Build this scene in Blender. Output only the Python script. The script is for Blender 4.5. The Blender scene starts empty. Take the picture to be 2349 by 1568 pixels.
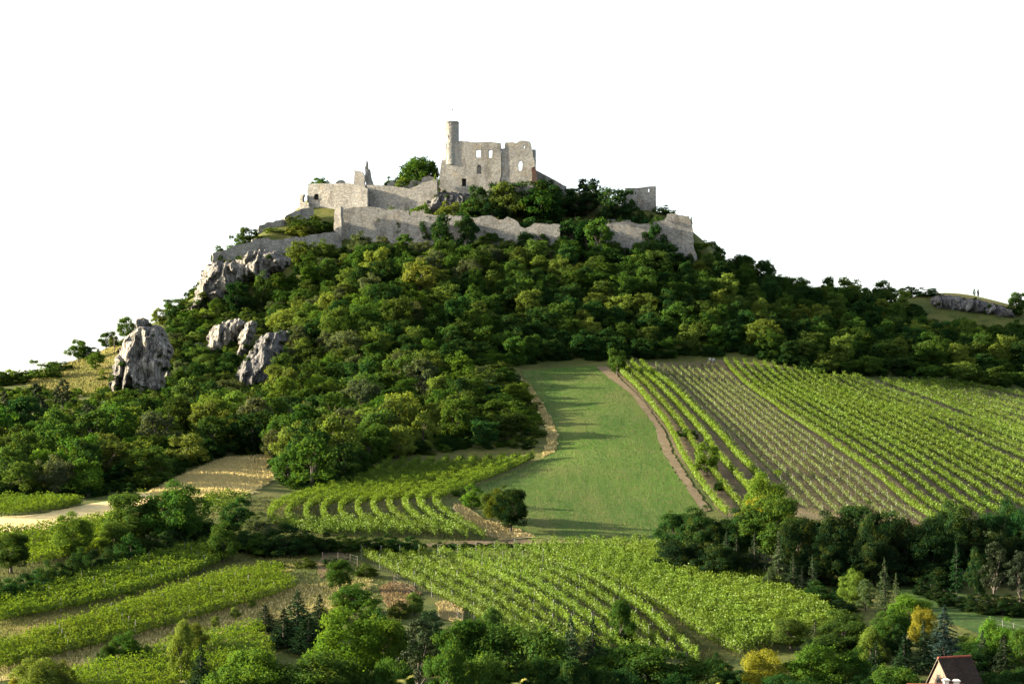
import bpy, math, random
import numpy as np
from mathutils import Vector, noise
from mathutils.geometry import delaunay_2d_cdt
random.seed(7)
rng = np.random.default_rng(7)
R = math.radians
scene = bpy.context.scene
COL = scene.collection

# ------------------------------------------------------------------ camera, sky, sun, exposure
PITCH = R(3.41)
cam_d = bpy.data.cameras.new('camera'); cam = bpy.data.objects.new('camera', cam_d); COL.objects.link(cam)
cam_d.sensor_width = 22.2; cam_d.lens = 22.2/2/math.tan(R(12.5))
cam_d.clip_start = 0.1; cam_d.clip_end = 20000
cam.location = (0, 0, 0); cam.rotation_euler = (R(90)+PITCH, 0, 0)
cam_d.dof.use_dof = True; cam_d.dof.focus_distance = 550; cam_d.dof.aperture_fstop = 8
scene.camera = cam

SUN_EL = R(14.5); SUN_AZ = R(-88.0)          # azimuth measured from +Y towards +X
sd = Vector((math.sin(SUN_AZ)*math.cos(SUN_EL), math.cos(SUN_AZ)*math.cos(SUN_EL), math.sin(SUN_EL)))
world = bpy.data.worlds.new('World'); scene.world = world; world.use_nodes = True
wn = world.node_tree; wn.nodes.clear()
sky = wn.nodes.new('ShaderNodeTexSky'); sky.sky_type = 'NISHITA'; sky.sun_disc = False
sky.sun_elevation = SUN_EL; sky.sun_rotation = SUN_AZ
sky.air_density = 1.0; sky.dust_density = 3.0; sky.ozone_density = 1.0; sky.altitude = 200
bg = wn.nodes.new('ShaderNodeBackground'); bg.inputs['Strength'].default_value = 0.08
wo = wn.nodes.new('ShaderNodeOutputWorld')
shs = wn.nodes.new('ShaderNodeHueSaturation'); shs.inputs['Saturation'].default_value = .5; shs.inputs['Value'].default_value = 1.2
wn.links.new(sky.outputs[0], shs.inputs['Color']); wn.links.new(shs.outputs[0], bg.inputs[0]); wn.links.new(bg.outputs[0], wo.inputs[0])
sl = bpy.data.lights.new('sun', 'SUN'); sl.energy = 5.0; sl.angle = R(0.5); sl.color = (1.0, 0.86, 0.62)
so = bpy.data.objects.new('sun', sl); COL.objects.link(so)
so.rotation_euler = sd.to_track_quat('Z', 'Y').to_euler(); so.location = (-100, 300, 300)
scene.view_settings.view_transform = 'Standard'; scene.view_settings.look = 'None'
scene.view_settings.exposure = 2.62; scene.view_settings.gamma = 1.0
scene.cycles.use_denoising = True
scene.cycles.max_bounces = 4; scene.cycles.diffuse_bounces = 2; scene.cycles.glossy_bounces = 1
scene.cycles.transmission_bounces = 3; scene.cycles.transparent_max_bounces = 4

# ------------------------------------------------------------------ photo survey -> world
FPX = 1174.5/math.tan(R(12.5)); CP, SP = math.cos(PITCH), math.sin(PITCH)
def ray(px, py):
    a = (px-1174.5)/FPX; b = (784-py)/FPX
    return a, CP-b*SP, SP+b*CP
def at(px, py, D):
    a, y, z = ray(px, py)
    return np.array((a*D/y, D, z*D/y))
def proj(x, y, z):
    dy = y*CP+z*SP; dz = -y*SP+z*CP
    return 1174.5+FPX*x/dy, 784-FPX*dz/dy

# ------------------------------------------------------------------ helpers
def link(o, parent=None):
    COL.objects.link(o)
    if parent is not None: o.parent = parent
    return o
def mesh_from(name, V, F, smooth=False):
    """V (n,3) array, F list of index lists or (m,k) array"""
    me = bpy.data.meshes.new(name)
    V = np.asarray(V, dtype=np.float32)
    if isinstance(F, np.ndarray):
        m, k = F.shape
        me.vertices.add(len(V)); me.vertices.foreach_set('co', V.ravel())
        me.loops.add(m*k); me.loops.foreach_set('vertex_index', F.astype(np.int32).ravel())
        me.polygons.add(m); me.polygons.foreach_set('loop_start', np.arange(0, m*k, k, dtype=np.int32))
        try: me.polygons.foreach_set('loop_total', np.full(m, k, dtype=np.int32))
        except Exception: pass
        me.update(calc_edges=True)
    else:
        me.from_pydata([tuple(v) for v in V], [], [tuple(f) for f in F]); me.update()
    if smooth: me.polygons.foreach_set('use_smooth', np.ones(len(me.polygons), dtype=bool))
    return me
def obj(name, me, mat=None, parent=None):
    o = bpy.data.objects.new(name, me)
    if mat is not None and len(me.materials) == 0: me.materials.append(mat)
    return link(o, parent)
def tag(o, label=None, cat=None, group=None, kind=None):
    if label: o['label'] = label
    if cat: o['category'] = cat
    if group: o['group'] = group
    if kind: o['kind'] = kind
    return o
def empty(name, loc, rz=0):
    o = bpy.data.objects.new(name, None); o.empty_display_size = 0.5
    o.location = [float(c) for c in loc]; o.rotation_euler = (0, 0, rz); return link(o)
class MB:
    def __init__(s): s.V = []; s.F = []
    def box(s, c, d, rz=0):
        n = len(s.V); cx, cy, cz = c; dx, dy, dz = [v/2 for v in d]; ca, sa = math.cos(rz), math.sin(rz)
        for z in (-dz, dz):
            for x, y in ((-dx, -dy), (dx, -dy), (dx, dy), (-dx, dy)):
                s.V.append((cx+x*ca-y*sa, cy+x*sa+y*ca, cz+z))
        for f in ((0, 3, 2, 1), (4, 5, 6, 7), (0, 1, 5, 4), (1, 2, 6, 5), (2, 3, 7, 6), (3, 0, 4, 7)): s.F.append([n+i for i in f])
    def tube(s, p, q, r0, r1, k=7):
        n = len(s.V); p, q = Vector(p), Vector(q); d = (q-p).normalized()
        u = d.cross(Vector((0, 0, 1))); u = u.normalized() if u.length > 1e-3 else Vector((1, 0, 0)); w = d.cross(u)
        for c, r in ((p, r0), (q, r1)):
            for i in range(k):
                a = 2*math.pi*i/k; s.V.append(tuple(c+u*(r*math.cos(a))+w*(r*math.sin(a))))
        for i in range(k): s.F.append([n+i, n+(i+1) % k, n+k+(i+1) % k, n+k+i])
        s.F.append([n+i for i in range(k)][::-1]); s.F.append([n+k+i for i in range(k)])
    def add(s, V, F):
        n = len(s.V); s.V += [tuple(v) for v in V]; s.F += [[n+i for i in f] for f in F]
    def mesh(s, name): return mesh_from(name, s.V, s.F)
    def build(s, name, mat, parent=None): return obj(name, s.mesh(name), mat, parent)
def inpoly(X, Y, poly):
    X = np.asarray(X); Y = np.asarray(Y); c = np.zeros(X.shape, bool); n = len(poly); j = n-1
    for i in range(n):
        xi, yi = poly[i]; xj, yj = poly[j]
        if yi != yj:
            c ^= ((yi > Y) != (yj > Y)) & (X < (xj-xi)*(Y-yi)/(yj-yi)+xi)
        j = i
    return c
def resample(P, n):
    P = np.asarray(P, float); d = np.r_[0, np.cumsum(np.linalg.norm(np.diff(P, axis=0), axis=1))]
    t = np.linspace(0, d[-1], n)
    return np.stack([np.interp(t, d, P[:, k]) for k in range(P.shape[1])], 1)
def smoothline(P, it=2):
    P = [np.asarray(p, float) for p in P]
    for _ in range(it):
        Q = [P[0]]
        for a, b in zip(P[:-1], P[1:]): Q += [a*.75+b*.25, a*.25+b*.75]
        Q.append(P[-1]); P = Q
    return np.array(P)

# ------------------------------------------------------------------ materials
def nodes(name):
    m = bpy.data.materials.new(name); m.use_nodes = True; t = m.node_tree; t.nodes.clear()
    out = t.nodes.new('ShaderNodeOutputMaterial'); return m, t, out
def N(t, typ, **kw):
    n = t.nodes.new(typ)
    for k, v in kw.items():
        if k in n.inputs: n.inputs[k].default_value = v
        else: setattr(n, k, v)
    return n
def noise_fac(t, coord, scale, lo, hi, detail=4, rough=.6):
    n = N(t, 'ShaderNodeTexNoise', Scale=scale, Detail=detail, Roughness=rough)
    t.links.new(coord, n.inputs['Vector'])
    r = N(t, 'ShaderNodeMapRange'); r.inputs[1].default_value = lo; r.inputs[2].default_value = hi
    t.links.new(n.outputs[0], r.inputs[0]); return r.outputs[0], n.outputs[0]
def mix(t, fac, a, b, blend='MIX'):
    m = N(t, 'ShaderNodeMix'); m.data_type = 'RGBA'; m.blend_type = blend
    if isinstance(fac, (int, float)): m.inputs[0].default_value = fac
    else: t.links.new(fac, m.inputs[0])
    for s, v in ((6, a), (7, b)):
        if isinstance(v, tuple): m.inputs[s].default_value = (*v, 1)
        else: t.links.new(v, m.inputs[s])
    return m.outputs[2]
KA = .66       # albedo scale that goes with the exposure
def ground_mat(name, cols, scales=(0.02, 0.25, 2.0), rough=.95, bump=.3, stretch=None):
    """cols: base, patch, speck, dark"""
    cols = tuple(tuple(v*KA for v in c) for c in cols)
    m, t, out = nodes(name); tc = N(t, 'ShaderNodeTexCoord'); co = tc.outputs['Object']
    if stretch:
        mp = N(t, 'ShaderNodeMapping'); mp.inputs['Rotation'].default_value = (0, 0, stretch[0]); mp.inputs['Scale'].default_value = stretch[1]
        t.links.new(co, mp.inputs[0]); co2 = mp.outputs[0]
    else: co2 = co
    f1, _ = noise_fac(t, co, scales[0], .4, .62); f2, _ = noise_fac(t, co2, scales[1], .42, .66); f3, h = noise_fac(t, co2, scales[2], .5, .68, 6, .75)
    c = mix(t, f1, cols[0], cols[1]); c = mix(t, f2, c, cols[2]); c = mix(t, f3, c, cols[3])
    b = N(t, 'ShaderNodeBsdfPrincipled', Roughness=rough); b.inputs['Specular IOR Level'].default_value = .1
    t.links.new(c, b.inputs['Base Color'])
    bm = N(t, 'ShaderNodeBump', Strength=bump, Distance=.6); t.links.new(h, bm.inputs['Height']); t.links.new(bm.outputs[0], b.inputs['Normal'])
    t.links.new(b.outputs[0], out.inputs[0]); return m
def leaf_mat(name, yellow=(.17, .18, .022), trans=.44, var=.10, val=(.75, 1.3), gloss=0, ny=.38, tint=False):
    yellow = tuple(v*KA for v in yellow)
    m, t, out = nodes(name); oi = N(t, 'ShaderNodeObjectInfo'); tc = N(t, 'ShaderNodeTexCoord')
    f, _ = noise_fac(t, tc.outputs['Object'], .55, .5, .8, 3); f.node.inputs[4].default_value = ny
    src = oi.outputs['Color']
    if tint: at_ = N(t, 'ShaderNodeAttribute'); at_.attribute_type = 'INSTANCER'; at_.attribute_name = 'tint'; src = at_.outputs['Color']
    c = mix(t, f, src, yellow)
    f2, _ = noise_fac(t, tc.outputs['Object'], 6.0, .3, .7, 2); f2.node.inputs[3].default_value = .7; f2.node.inputs[4].default_value = 1.25
    hs = N(t, 'ShaderNodeHueSaturation'); t.links.new(c, hs.inputs['Color'])
    mr = N(t, 'ShaderNodeMapRange'); mr.inputs[3].default_value = .5-var*.12; mr.inputs[4].default_value = .5+var*.14; t.links.new(oi.outputs['Random'], mr.inputs[0]); t.links.new(mr.outputs[0], hs.inputs['Hue'])
    mul = N(t, 'ShaderNodeMath', operation='MULTIPLY'); mr2 = N(t, 'ShaderNodeMapRange'); mr2.inputs[3].default_value = val[0]; mr2.inputs[4].default_value = val[1]
    fr = N(t, 'ShaderNodeMath', operation='MULTIPLY'); fr.inputs[1].default_value = 7.31; t.links.new(oi.outputs['Random'], fr.inputs[0])
    fr2 = N(t, 'ShaderNodeMath', operation='FRACT'); t.links.new(fr.outputs[0], fr2.inputs[0]); t.links.new(fr2.outputs[0], mr2.inputs[0])
    t.links.new(mr2.outputs[0], mul.inputs[0]); t.links.new(f2, mul.inputs[1]); t.links.new(mul.outputs[0], hs.inputs['Value'])
    d = N(t, 'ShaderNodeBsdfDiffuse'); tr = N(t, 'ShaderNodeBsdfTranslucent'); t.links.new(hs.outputs[0], d.inputs[0])
    tcx = mix(t, 1.0, hs.outputs[0], (1.5, 1.35, .5), 'MULTIPLY'); t.links.new(tcx, tr.inputs[0])
    ms = N(t, 'ShaderNodeMixShader'); ms.inputs[0].default_value = trans; t.links.new(d.outputs[0], ms.inputs[1]); t.links.new(tr.outputs[0], ms.inputs[2])
    if not gloss: t.links.new(ms.outputs[0], out.inputs[0]); return m
    g = N(t, 'ShaderNodeBsdfGlossy', Roughness=.45); g.inputs[0].default_value = (.8, .85, .7, 1)
    ms2 = N(t, 'ShaderNodeMixShader'); ms2.inputs[0].default_value = gloss; t.links.new(ms.outputs[0], ms2.inputs[1]); t.links.new(g.outputs[0], ms2.inputs[2])
    t.links.new(ms2.outputs[0], out.inputs[0]); return m
def plain(name, col, rough=.8, var=.25, scale=3.0, metal=0.0):
    col = tuple(v*KA for v in col)
    m, t, out = nodes(name); tc = N(t, 'ShaderNodeTexCoord')
    f, h = noise_fac(t, tc.outputs['Object'], scale, .3, .7)
    c = mix(t, f, tuple(v*(1-var) for v in col), tuple(min(1, v*(1+var)) for v in col))
    b = N(t, 'ShaderNodeBsdfPrincipled', Roughness=rough, Metallic=metal); t.links.new(c, b.inputs['Base Color'])
    t.links.new(b.outputs[0], out.inputs[0]); return m
def stone_mat(name, a, b_, dark, warm, course=.55, bump=.4, stain=.5):
    a, b_, dark, warm = [tuple(v*KA*.68 for v in c_) for c_ in (a, b_, dark, warm)]
    m, t, out = nodes(name); tc = N(t, 'ShaderNodeTexCoord'); co = tc.outputs['Object']
    mp = N(t, 'ShaderNodeMapping'); mp.inputs['Scale'].default_value = (1, 1, 2.1); t.links.new(co, mp.inputs[0])
    v = N(t, 'ShaderNodeTexVoronoi', Scale=1/course); v.feature = 'F1'; t.links.new(mp.outputs[0], v.inputs['Vector'])
    v2 = N(t, 'ShaderNodeTexVoronoi', Scale=1/course); v2.feature = 'DISTANCE_TO_EDGE'; t.links.new(mp.outputs[0], v2.inputs['Vector'])
    sep = N(t, 'ShaderNodeSeparateColor'); t.links.new(v.outputs['Color'], sep.inputs[0])
    f1, _ = noise_fac(t, co, .12, .4, .62); c = mix(t, f1, a, b_)
    f1b, _ = noise_fac(t, co, .3, .52, .7, 5, .7); c = mix(t, f1b, c, warm)
    mr = N(t, 'ShaderNodeMapRange'); mr.inputs[1].default_value = 0; mr.inputs[2].default_value = 1; mr.inputs[3].default_value = .62; mr.inputs[4].default_value = 1.28
    t.links.new(sep.outputs[0], mr.inputs[0])
    hs = N(t, 'ShaderNodeHueSaturation'); t.links.new(c, hs.inputs['Color']); t.links.new(mr.outputs[0], hs.inputs['Value'])
    ms = N(t, 'ShaderNodeMapRange'); ms.inputs[1].default_value = 0; ms.inputs[2].default_value = .08; ms.inputs[3].default_value = .55; ms.inputs[4].default_value = 0; t.links.new(v2.outputs['Distance'], ms.inputs[0])
    c = mix(t, ms.outputs[0], hs.outputs[0], dark)
    mp2 = N(t, 'ShaderNodeMapping'); mp2.inputs['Scale'].default_value = (1, 1, .35); t.links.new(co, mp2.inputs[0])
    f4, n4 = noise_fac(t, mp2.outputs[0], .4, .5, .66, 7, .72); f4.node.inputs[4].default_value = stain*1.35; c = mix(t, f4, c, dark)
    b = N(t, 'ShaderNodeBsdfPrincipled', Roughness=.95); b.inputs['Specular IOR Level'].default_value = .1; t.links.new(c, b.inputs['Base Color'])
    n5 = N(t, 'ShaderNodeTexNoise', Scale=2.2, Detail=6.0, Roughness=.7); t.links.new(co, n5.inputs['Vector'])
    ad = N(t, 'ShaderNodeMath', operation='MULTIPLY_ADD'); t.links.new(v2.outputs['Distance'], ad.inputs[0]); ad.inputs[1].default_value = 1.2; t.links.new(n5.outputs[0], ad.inputs[2])
    bm = N(t, 'ShaderNodeBump', Strength=bump, Distance=.35); t.links.new(ad.outputs[0], bm.inputs['Height']); t.links.new(bm.outputs[0], b.inputs['Normal'])
    t.links.new(b.outputs[0], out.inputs[0]); return m
def rock_mat(name, light, mid, dark):
    light, mid, dark = [tuple(v*KA for v in c_) for c_ in (light, mid, dark)]
    m, t, out = nodes(name); tc = N(t, 'ShaderNodeTexCoord'); co = tc.outputs['Object']
    mp = N(t, 'ShaderNodeMapping'); mp.inputs['Scale'].default_value = (1, 1, .16); t.links.new(co, mp.inputs[0])
    f1, _ = noise_fac(t, mp.outputs[0], .3, .36, .56, 6, .7); c = mix(t, f1, light, mid)
    f2, n2 = noise_fac(t, mp.outputs[0], .9, .50, .62, 8, .8); f2.node.inputs[4].default_value = .85; c = mix(t, f2, c, dark)
    v = N(t, 'ShaderNodeTexVoronoi', Scale=.5); v.feature = 'DISTANCE_TO_EDGE'
    nz = N(t, 'ShaderNodeTexNoise', Scale=.8, Detail=4.0); t.links.new(mp.outputs[0], nz.inputs['Vector'])
    mx = mix(t, .35, mp.outputs[0], nz.outputs['Color'], 'ADD'); t.links.new(mx, v.inputs['Vector'])
    ms = N(t, 'ShaderNodeMapRange'); ms.inputs[1].default_value = 0; ms.inputs[2].default_value = .08; ms.inputs[3].default_value = .9; ms.inputs[4].default_value = 0; t.links.new(v.outputs['Distance'], ms.inputs[0])
    c = mix(t, ms.outputs[0], c, dark)
    f5, _ = noise_fac(t, co, .18, .56, .7, 5, .7); f5.node.inputs[4].default_value = .6; c = mix(t, f5, c, (.09, .1, .04))
    b = N(t, 'ShaderNodeBsdfPrincipled', Roughness=.95); b.inputs['Specular IOR Level'].default_value = .1; t.links.new(c, b.inputs['Base Color'])
    ad = N(t, 'ShaderNodeMath', operation='MULTIPLY_ADD'); t.links.new(v.outputs['Distance'], ad.inputs[0]); ad.inputs[1].default_value = 2.0; t.links.new(n2, ad.inputs[2])
    bm = N(t, 'ShaderNodeBump', Strength=1.0, Distance=.8); t.links.new(ad.outputs[0], bm.inputs['Height']); t.links.new(bm.outputs[0], b.inputs['Normal'])
    t.links.new(b.outputs[0], out.inputs[0]); return m

M = {}
M['terrain'] = ground_mat('terrain', ((.07, .095, .018), (.12, .12, .03), (.045, .07, .013), (.15, .125, .05)), (.03, .22, 1.6))
M['field'] = ground_mat('green_field', ((.062, .128, .012), (.10, .122, .028), (.045, .10, .010), (.12, .11, .04)), (.022, .12, 1.0), bump=.5, stretch=(R(-8), (2.2, .16, 1)))
M['soil'] = ground_mat('soil', ((.17, .12, .075), (.13, .1, .055), (.085, .09, .035), (.2, .145, .09)), (.05, .35, 2.0))
M['dirt'] = ground_mat('dirt', ((.17, .125, .075), (.13, .10, .055), (.2, .155, .1), (.10, .095, .04)), (.08, .4, 2.0))
M['wheat'] = ground_mat('wheat', ((.68, .52, .24), (.62, .46, .2), (.74, .6, .31), (.5, .38, .16)), (.03, .4, 2.5), bump=.15)
M['drygrass'] = ground_mat('dry_grass', ((.52, .41, .17), (.42, .35, .13), (.28, .26, .08), (.62, .5, .25)), (.05, .3, 2.0), bump=.3)
M['redgrass'] = ground_mat('red_grass', ((.2, .125, .07), (.17, .13, .06), (.11, .105, .04), (.26, .18, .1)), (.08, .4, 2.0), bump=.8)
M['slope'] = ground_mat('slope_grass', ((.23, .21, .055), (.15, .18, .035), (.32, .24, .09), (.12, .14, .03)), (.05, .2, 1.2), bump=.8)
M['meadow'] = ground_mat('meadow', ((.03, .075, .012), (.04, .085, .014), (.026, .06, .012), (.09, .1, .03)), (.04, .2, 1.3), bump=.6)  # greens darkened to carry the tree shade lying over this meadow
M['leaf'] = leaf_mat('leaf')
M['leafwood'] = leaf_mat('leaf_wood', tint=True)
M['vine'] = leaf_mat('vine_leaf', yellow=(.2, .24, .035), trans=.35, var=.04, val=(.9, 1.12), gloss=.010, ny=.35)
M['needle'] = leaf_mat('needle', yellow=(.04, .05, .016), trans=.12, var=.05, gloss=.006)
M['bark'] = plain('bark', (.075, .06, .045), .95)
M['stone'] = stone_mat('castle_stone', (.56, .54, .49), (.45, .435, .40), (.13, .12, .11), (.58, .5, .38))
M['plaster'] = stone_mat('keep_stone', (.60, .58, .52), (.49, .465, .42), (.15, .14, .125), (.62, .53, .38), course=.45, bump=.3, stain=.45)
M['brick'] = stone_mat('old_brick', (.36, .17, .11), (.42, .26, .18), (.13, .07, .05), (.45, .33, .24), course=.3, bump=.5)
M['rock'] = rock_mat('limestone', (.46, .425, .37), (.20, .19, .17), (.035, .033, .032))
M['rockgrey'] = rock_mat('grey_limestone', (.24, .235, .23), (.14, .137, .135), (.04, .038, .036))
M['postgrey'] = plain('grey_metal', (.2, .2, .2), .5, .15)
M['postwood'] = plain('weathered_wood', (.16, .13, .1), .9)
M['postdark'] = plain('dark_wood', (.045, .04, .035), .9)
M['wire'] = plain('wire', (.3, .3, .3), .5, .1)
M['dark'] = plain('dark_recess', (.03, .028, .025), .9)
M['white'] = plain('white_plastic', (.5, .5, .5), .5, .05)
M['render'] = plain('pink_render', (.2, .14, .10), .9, .12, 2.0)
M['tile'] = stone_mat('roof_tile', (.07, .052, .042), (.10, .07, .055), (.025, .02, .018), (.13, .07, .05), course=.22, bump=.6)
M['redtile'] = plain('red_tile', (.3, .06, .025), .8, .25, 6)
M['whitewash'] = plain('whitewash', (.72, .68, .62), .9, .08)

# ------------------------------------------------------------------ terrain
CT = [  # px, py, depth of ground points read off the photograph
 (1600,1520,312),(1200,1600,290),(500,1600,290),(0,1570,298),(2200,1610,282),(2349,1490,318),(-200,1560,300),(2550,1500,318),
 (827,1282,395),(1236,1275,400),(1500,1258,405),(1000,1375,355),(1460,1375,355),(1850,1400,348),(1700,1500,317),
 (0,1400,335),(250,1360,352),(500,1295,385),(660,1335,368),(0,1500,312),(350,1440,328),(600,1400,343),
 (780,1355,360),(740,1275,392),(950,1400,345),(600,1252,405),(330,1262,392),(0,1350,352),(0,1290,378),(150,1283,388),
 (0,1200,415),(200,1178,430),(0,1150,440),(260,1150,447),(400,1110,470),(520,1070,500),(630,1050,515),(480,1150,445),(600,1195,425),
 (650,1150,450),(760,1119,475),(860,1082,500),(1000,1052,518),(1223,1045,522),(1000,1150,450),(1112,1237,412),(700,1236,410),(900,1242,408),
 (1200,1215,420),(1400,1240,412),(1500,1238,414),(1300,1150,452),(1110,1110,473),(1277,1010,535),(1400,1050,508),(1262,960,565),(1400,950,574),(1200,860,650),(1380,842,668),(1300,900,614),
 (1500,960,567),(1600,1150,458),(1660,1180,444),(1600,1050,510),(1650,832,690),(1750,930,600),(1900,1020,530),(2000,1100,484),(2145,1200,437),(1880,1185,444),(1870,870,672),(2100,960,600),(2349,1060,535),(2349,1200,448),(2080,878,695),(2349,910,700),(2349,990,615),(2560,1000,620),(2560,1200,455),
 (1600,1264,398),(1750,1310,385),(1900,1390,358),(2100,1370,362),(2250,1388,355),(2349,1402,350),(2180,1425,338),(2000,1445,333),(2060,1342,375),
 (0,1140,450),(200,1140,455),(330,1120,470),(0,1010,540),(200,1010,545),(450,1010,545),(640,1000,556),(900,990,560),(1000,900,620),(800,900,615),(600,900,625),(1180,940,590),
 (1000,800,672),(800,790,672),(1250,836,674),(1250,725,720),(1000,710,718),(800,705,715),(1000,630,760),(1200,630,762),(800,615,770),(1500,710,735),(1500,640,765),(1700,710,758),(1900,750,768),(2100,775,782),(2300,815,772),(1700,822,692),(2000,845,712),(2200,862,715),
 (1600,605,792),(1750,652,810),(1900,702,824),(2000,700,835),(2150,672,845),(2250,683,845),(2349,706,845),(2550,740,850),(2150,730,815),(2300,750,812),
 (780,580,785),(950,575,787),(1100,570,788),(1300,572,788),(1450,590,789),(1590,600,791),
 (490,622,772),(600,600,779),(700,580,783),
 (800,505,806),(1000,505,803),(1200,510,803),(1400,510,803),(1550,505,808),
 (720,495,812),(850,485,812),(1000,478,812),(1100,455,814),(1200,440,815),(1300,450,815),(1400,485,812),(1480,480,822),
 (800,440,832),(1000,425,832),(1100,428,838),(1250,425,832),(735,428,830),
 (560,566,790),(650,546,793),(740,538,795),(600,526,808),(700,486,815),
 (440,718,742),(550,712,748),(640,675,760),(480,765,700),(400,722,748),(330,745,735),(270,800,722),(160,830,727),(60,862,724),(-80,872,720),
 (260,900,632),(390,900,636),(100,905,640),(0,905,640),(180,862,682),(240,825,705),(450,815,685),(540,750,712),(600,895,640),(640,790,690),
]
C3 = [tuple(at(*c)) for c in CT]
for y, z in ((-60, -1.5), (0, -2.0), (12, -2.9), (30, -5.2), (60, -9.8), (100, -16), (150, -23), (200, -28), (245, -30.5)):
    for x in (-120, -50, 0, 50, 120): C3.append((x*(1 if y > 40 else .5), y, z))
for y, zs in ((900, (10, 42, 72, 50, 30)), (1000, (-10, 10, 30, 20, 5)), (1150, (-30, -20, -10, -15, -25))):
    for x, z in zip((-280, -140, 0, 140, 280), zs): C3.append((x, y, z))
C3 += [(-300, 450, -10), (-300, 600, 12), (-300, 720, 25), (300, 300, -28), (300, 450, -8), (300, 600, 8), (300, 720, 22), (300, 840, 50), (-260, 300, -30)]
BEH = [(-80,868,720),(0,862,722),(60,856,724),(160,826,727),(270,796,722),(340,738,745),(400,716,748),(450,690,760),(500,600,785),(560,562,792),(650,530,800),(700,480,815),(735,424,832)]
for px, py, D in BEH: C3.append(tuple(at(px-12, py+75, D+38))); C3.append(tuple(at(px-20, py+170, D+100)))
for px, py, D in ((850,420,840),(1000,415,842),(1150,420,845),(1280,425,838),(1400,470,830),(1500,480,828),(1600,600,812)): C3.append(tuple(at(px, py+75, D+38))); C3.append(tuple(at(px, py+190, D+100)))
C3 = np.array(C3)
MQ = 14.0
def kern(A, B):
    d2 = ((A[:, None, :2]-B[None, :, :2])**2).sum(-1); return -np.sqrt(d2+MQ*MQ)
n_ = len(C3); K = np.zeros((n_+3, n_+3)); K[:n_, :n_] = kern(C3, C3)+np.eye(n_)*.5
Pm = np.c_[np.ones(n_), C3[:, 0]/100, C3[:, 1]/100]; K[:n_, n_:] = Pm; K[n_:, :n_] = Pm.T
wts = np.linalg.solve(K, np.r_[C3[:, 2], 0, 0, 0])
def axis(core0, core1, step, far0, far1):
    a = list(np.arange(core0, core1+.1, step)); s = step; v = core1
    while v < far1: s *= 1.35; v += s; a.append(v)
    s = step; v = core0; b = []
    while v > far0: s *= 1.35; v -= s; b.append(v)
    return np.array(b[::-1]+a)
GX = axis(-240, 240, 2.4, -7000, 7000); GY = axis(240, 900, 2.4, -1500, 9000)
XX, YY = np.meshgrid(GX, GY)
def rbf(X, Y):
    P = np.c_[X.ravel(), Y.ravel()]; out = np.zeros(len(P))
    for i in range(0, len(P), 4000):
        q = P[i:i+4000]; out[i:i+4000] = kern(q, C3)@wts[:n_]+np.c_[np.ones(len(q)), q/100]@wts[n_:]
    return out.reshape(X.shape)
Z0 = rbf(np.clip(XX, -420, 420), np.clip(YY, -150, 1250))
dist = np.maximum.reduce([np.abs(XX)-300, -60-YY, YY-1100, np.zeros_like(XX)])
s_ = np.clip(dist/350, 0, 1); s_ = s_*s_*(3-2*s_)
s2_ = np.clip((-20-YY)/200, 0, 1)
Z0 = Z0*(1-s_)+(-32)*s_
def fbm(X, Y, sc, oc=4, seed=0):
    out = np.zeros(X.shape); r = np.random.default_rng(seed); amp = 1
    for o in range(oc):
        for k in range(5):
            a = r.uniform(0, 2*np.pi); ph = r.uniform(0, 6.28); f = sc*2**o*r.uniform(.7, 1.3)
            out += amp*np.sin((X*np.cos(a)+Y*np.sin(a))*f+ph+1.3*np.sin(X*f*.6*np.sin(a+1)+ph*2))/5
        amp *= .5
    return out
fad = np.clip((YY-240)/60, 0, 1)
Z0 = Z0+fbm(XX, YY, .09, 4, 3)*.35*fad
def H(x, y):
    x = np.asarray(x, float); y = np.asarray(y, float)
    i = np.clip(np.searchsorted(GX, x)-1, 0, len(GX)-2); j = np.clip(np.searchsorted(GY, y)-1, 0, len(GY)-2)
    u = (x-GX[i])/(GX[i+1]-GX[i]); v = (y-GY[j])/(GY[j+1]-GY[j])
    return (Z0[j, i]*(1-u)+Z0[j, i+1]*u)*(1-v)+(Z0[j+1, i]*(1-u)+Z0[j+1, i+1]*u)*v
def hit(px, py, d0=255, d1=1000):
    a, y, z = ray(px, py); D = np.arange(d0, d1, .5); h = H(a*D/y, D)
    k = np.nonzero(z*D/y < h)[0]
    if len(k) == 0:
        k = [np.argmin(z*D/y-h)]
    d = D[k[0]]; return np.array((a*d/y, d, H(a*d/y, d)))
nx, ny = len(GX), len(GY)
idx = np.arange(nx*ny).reshape(ny, nx)
F = np.stack([idx[:-1, :-1], idx[:-1, 1:], idx[1:, 1:], idx[1:, :-1]], -1).reshape(-1, 4)
tag(obj('ground', mesh_from('ground', np.c_[XX.ravel(), YY.ravel(), Z0.ravel()], F, True), M['terrain']), kind='structure')

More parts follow.
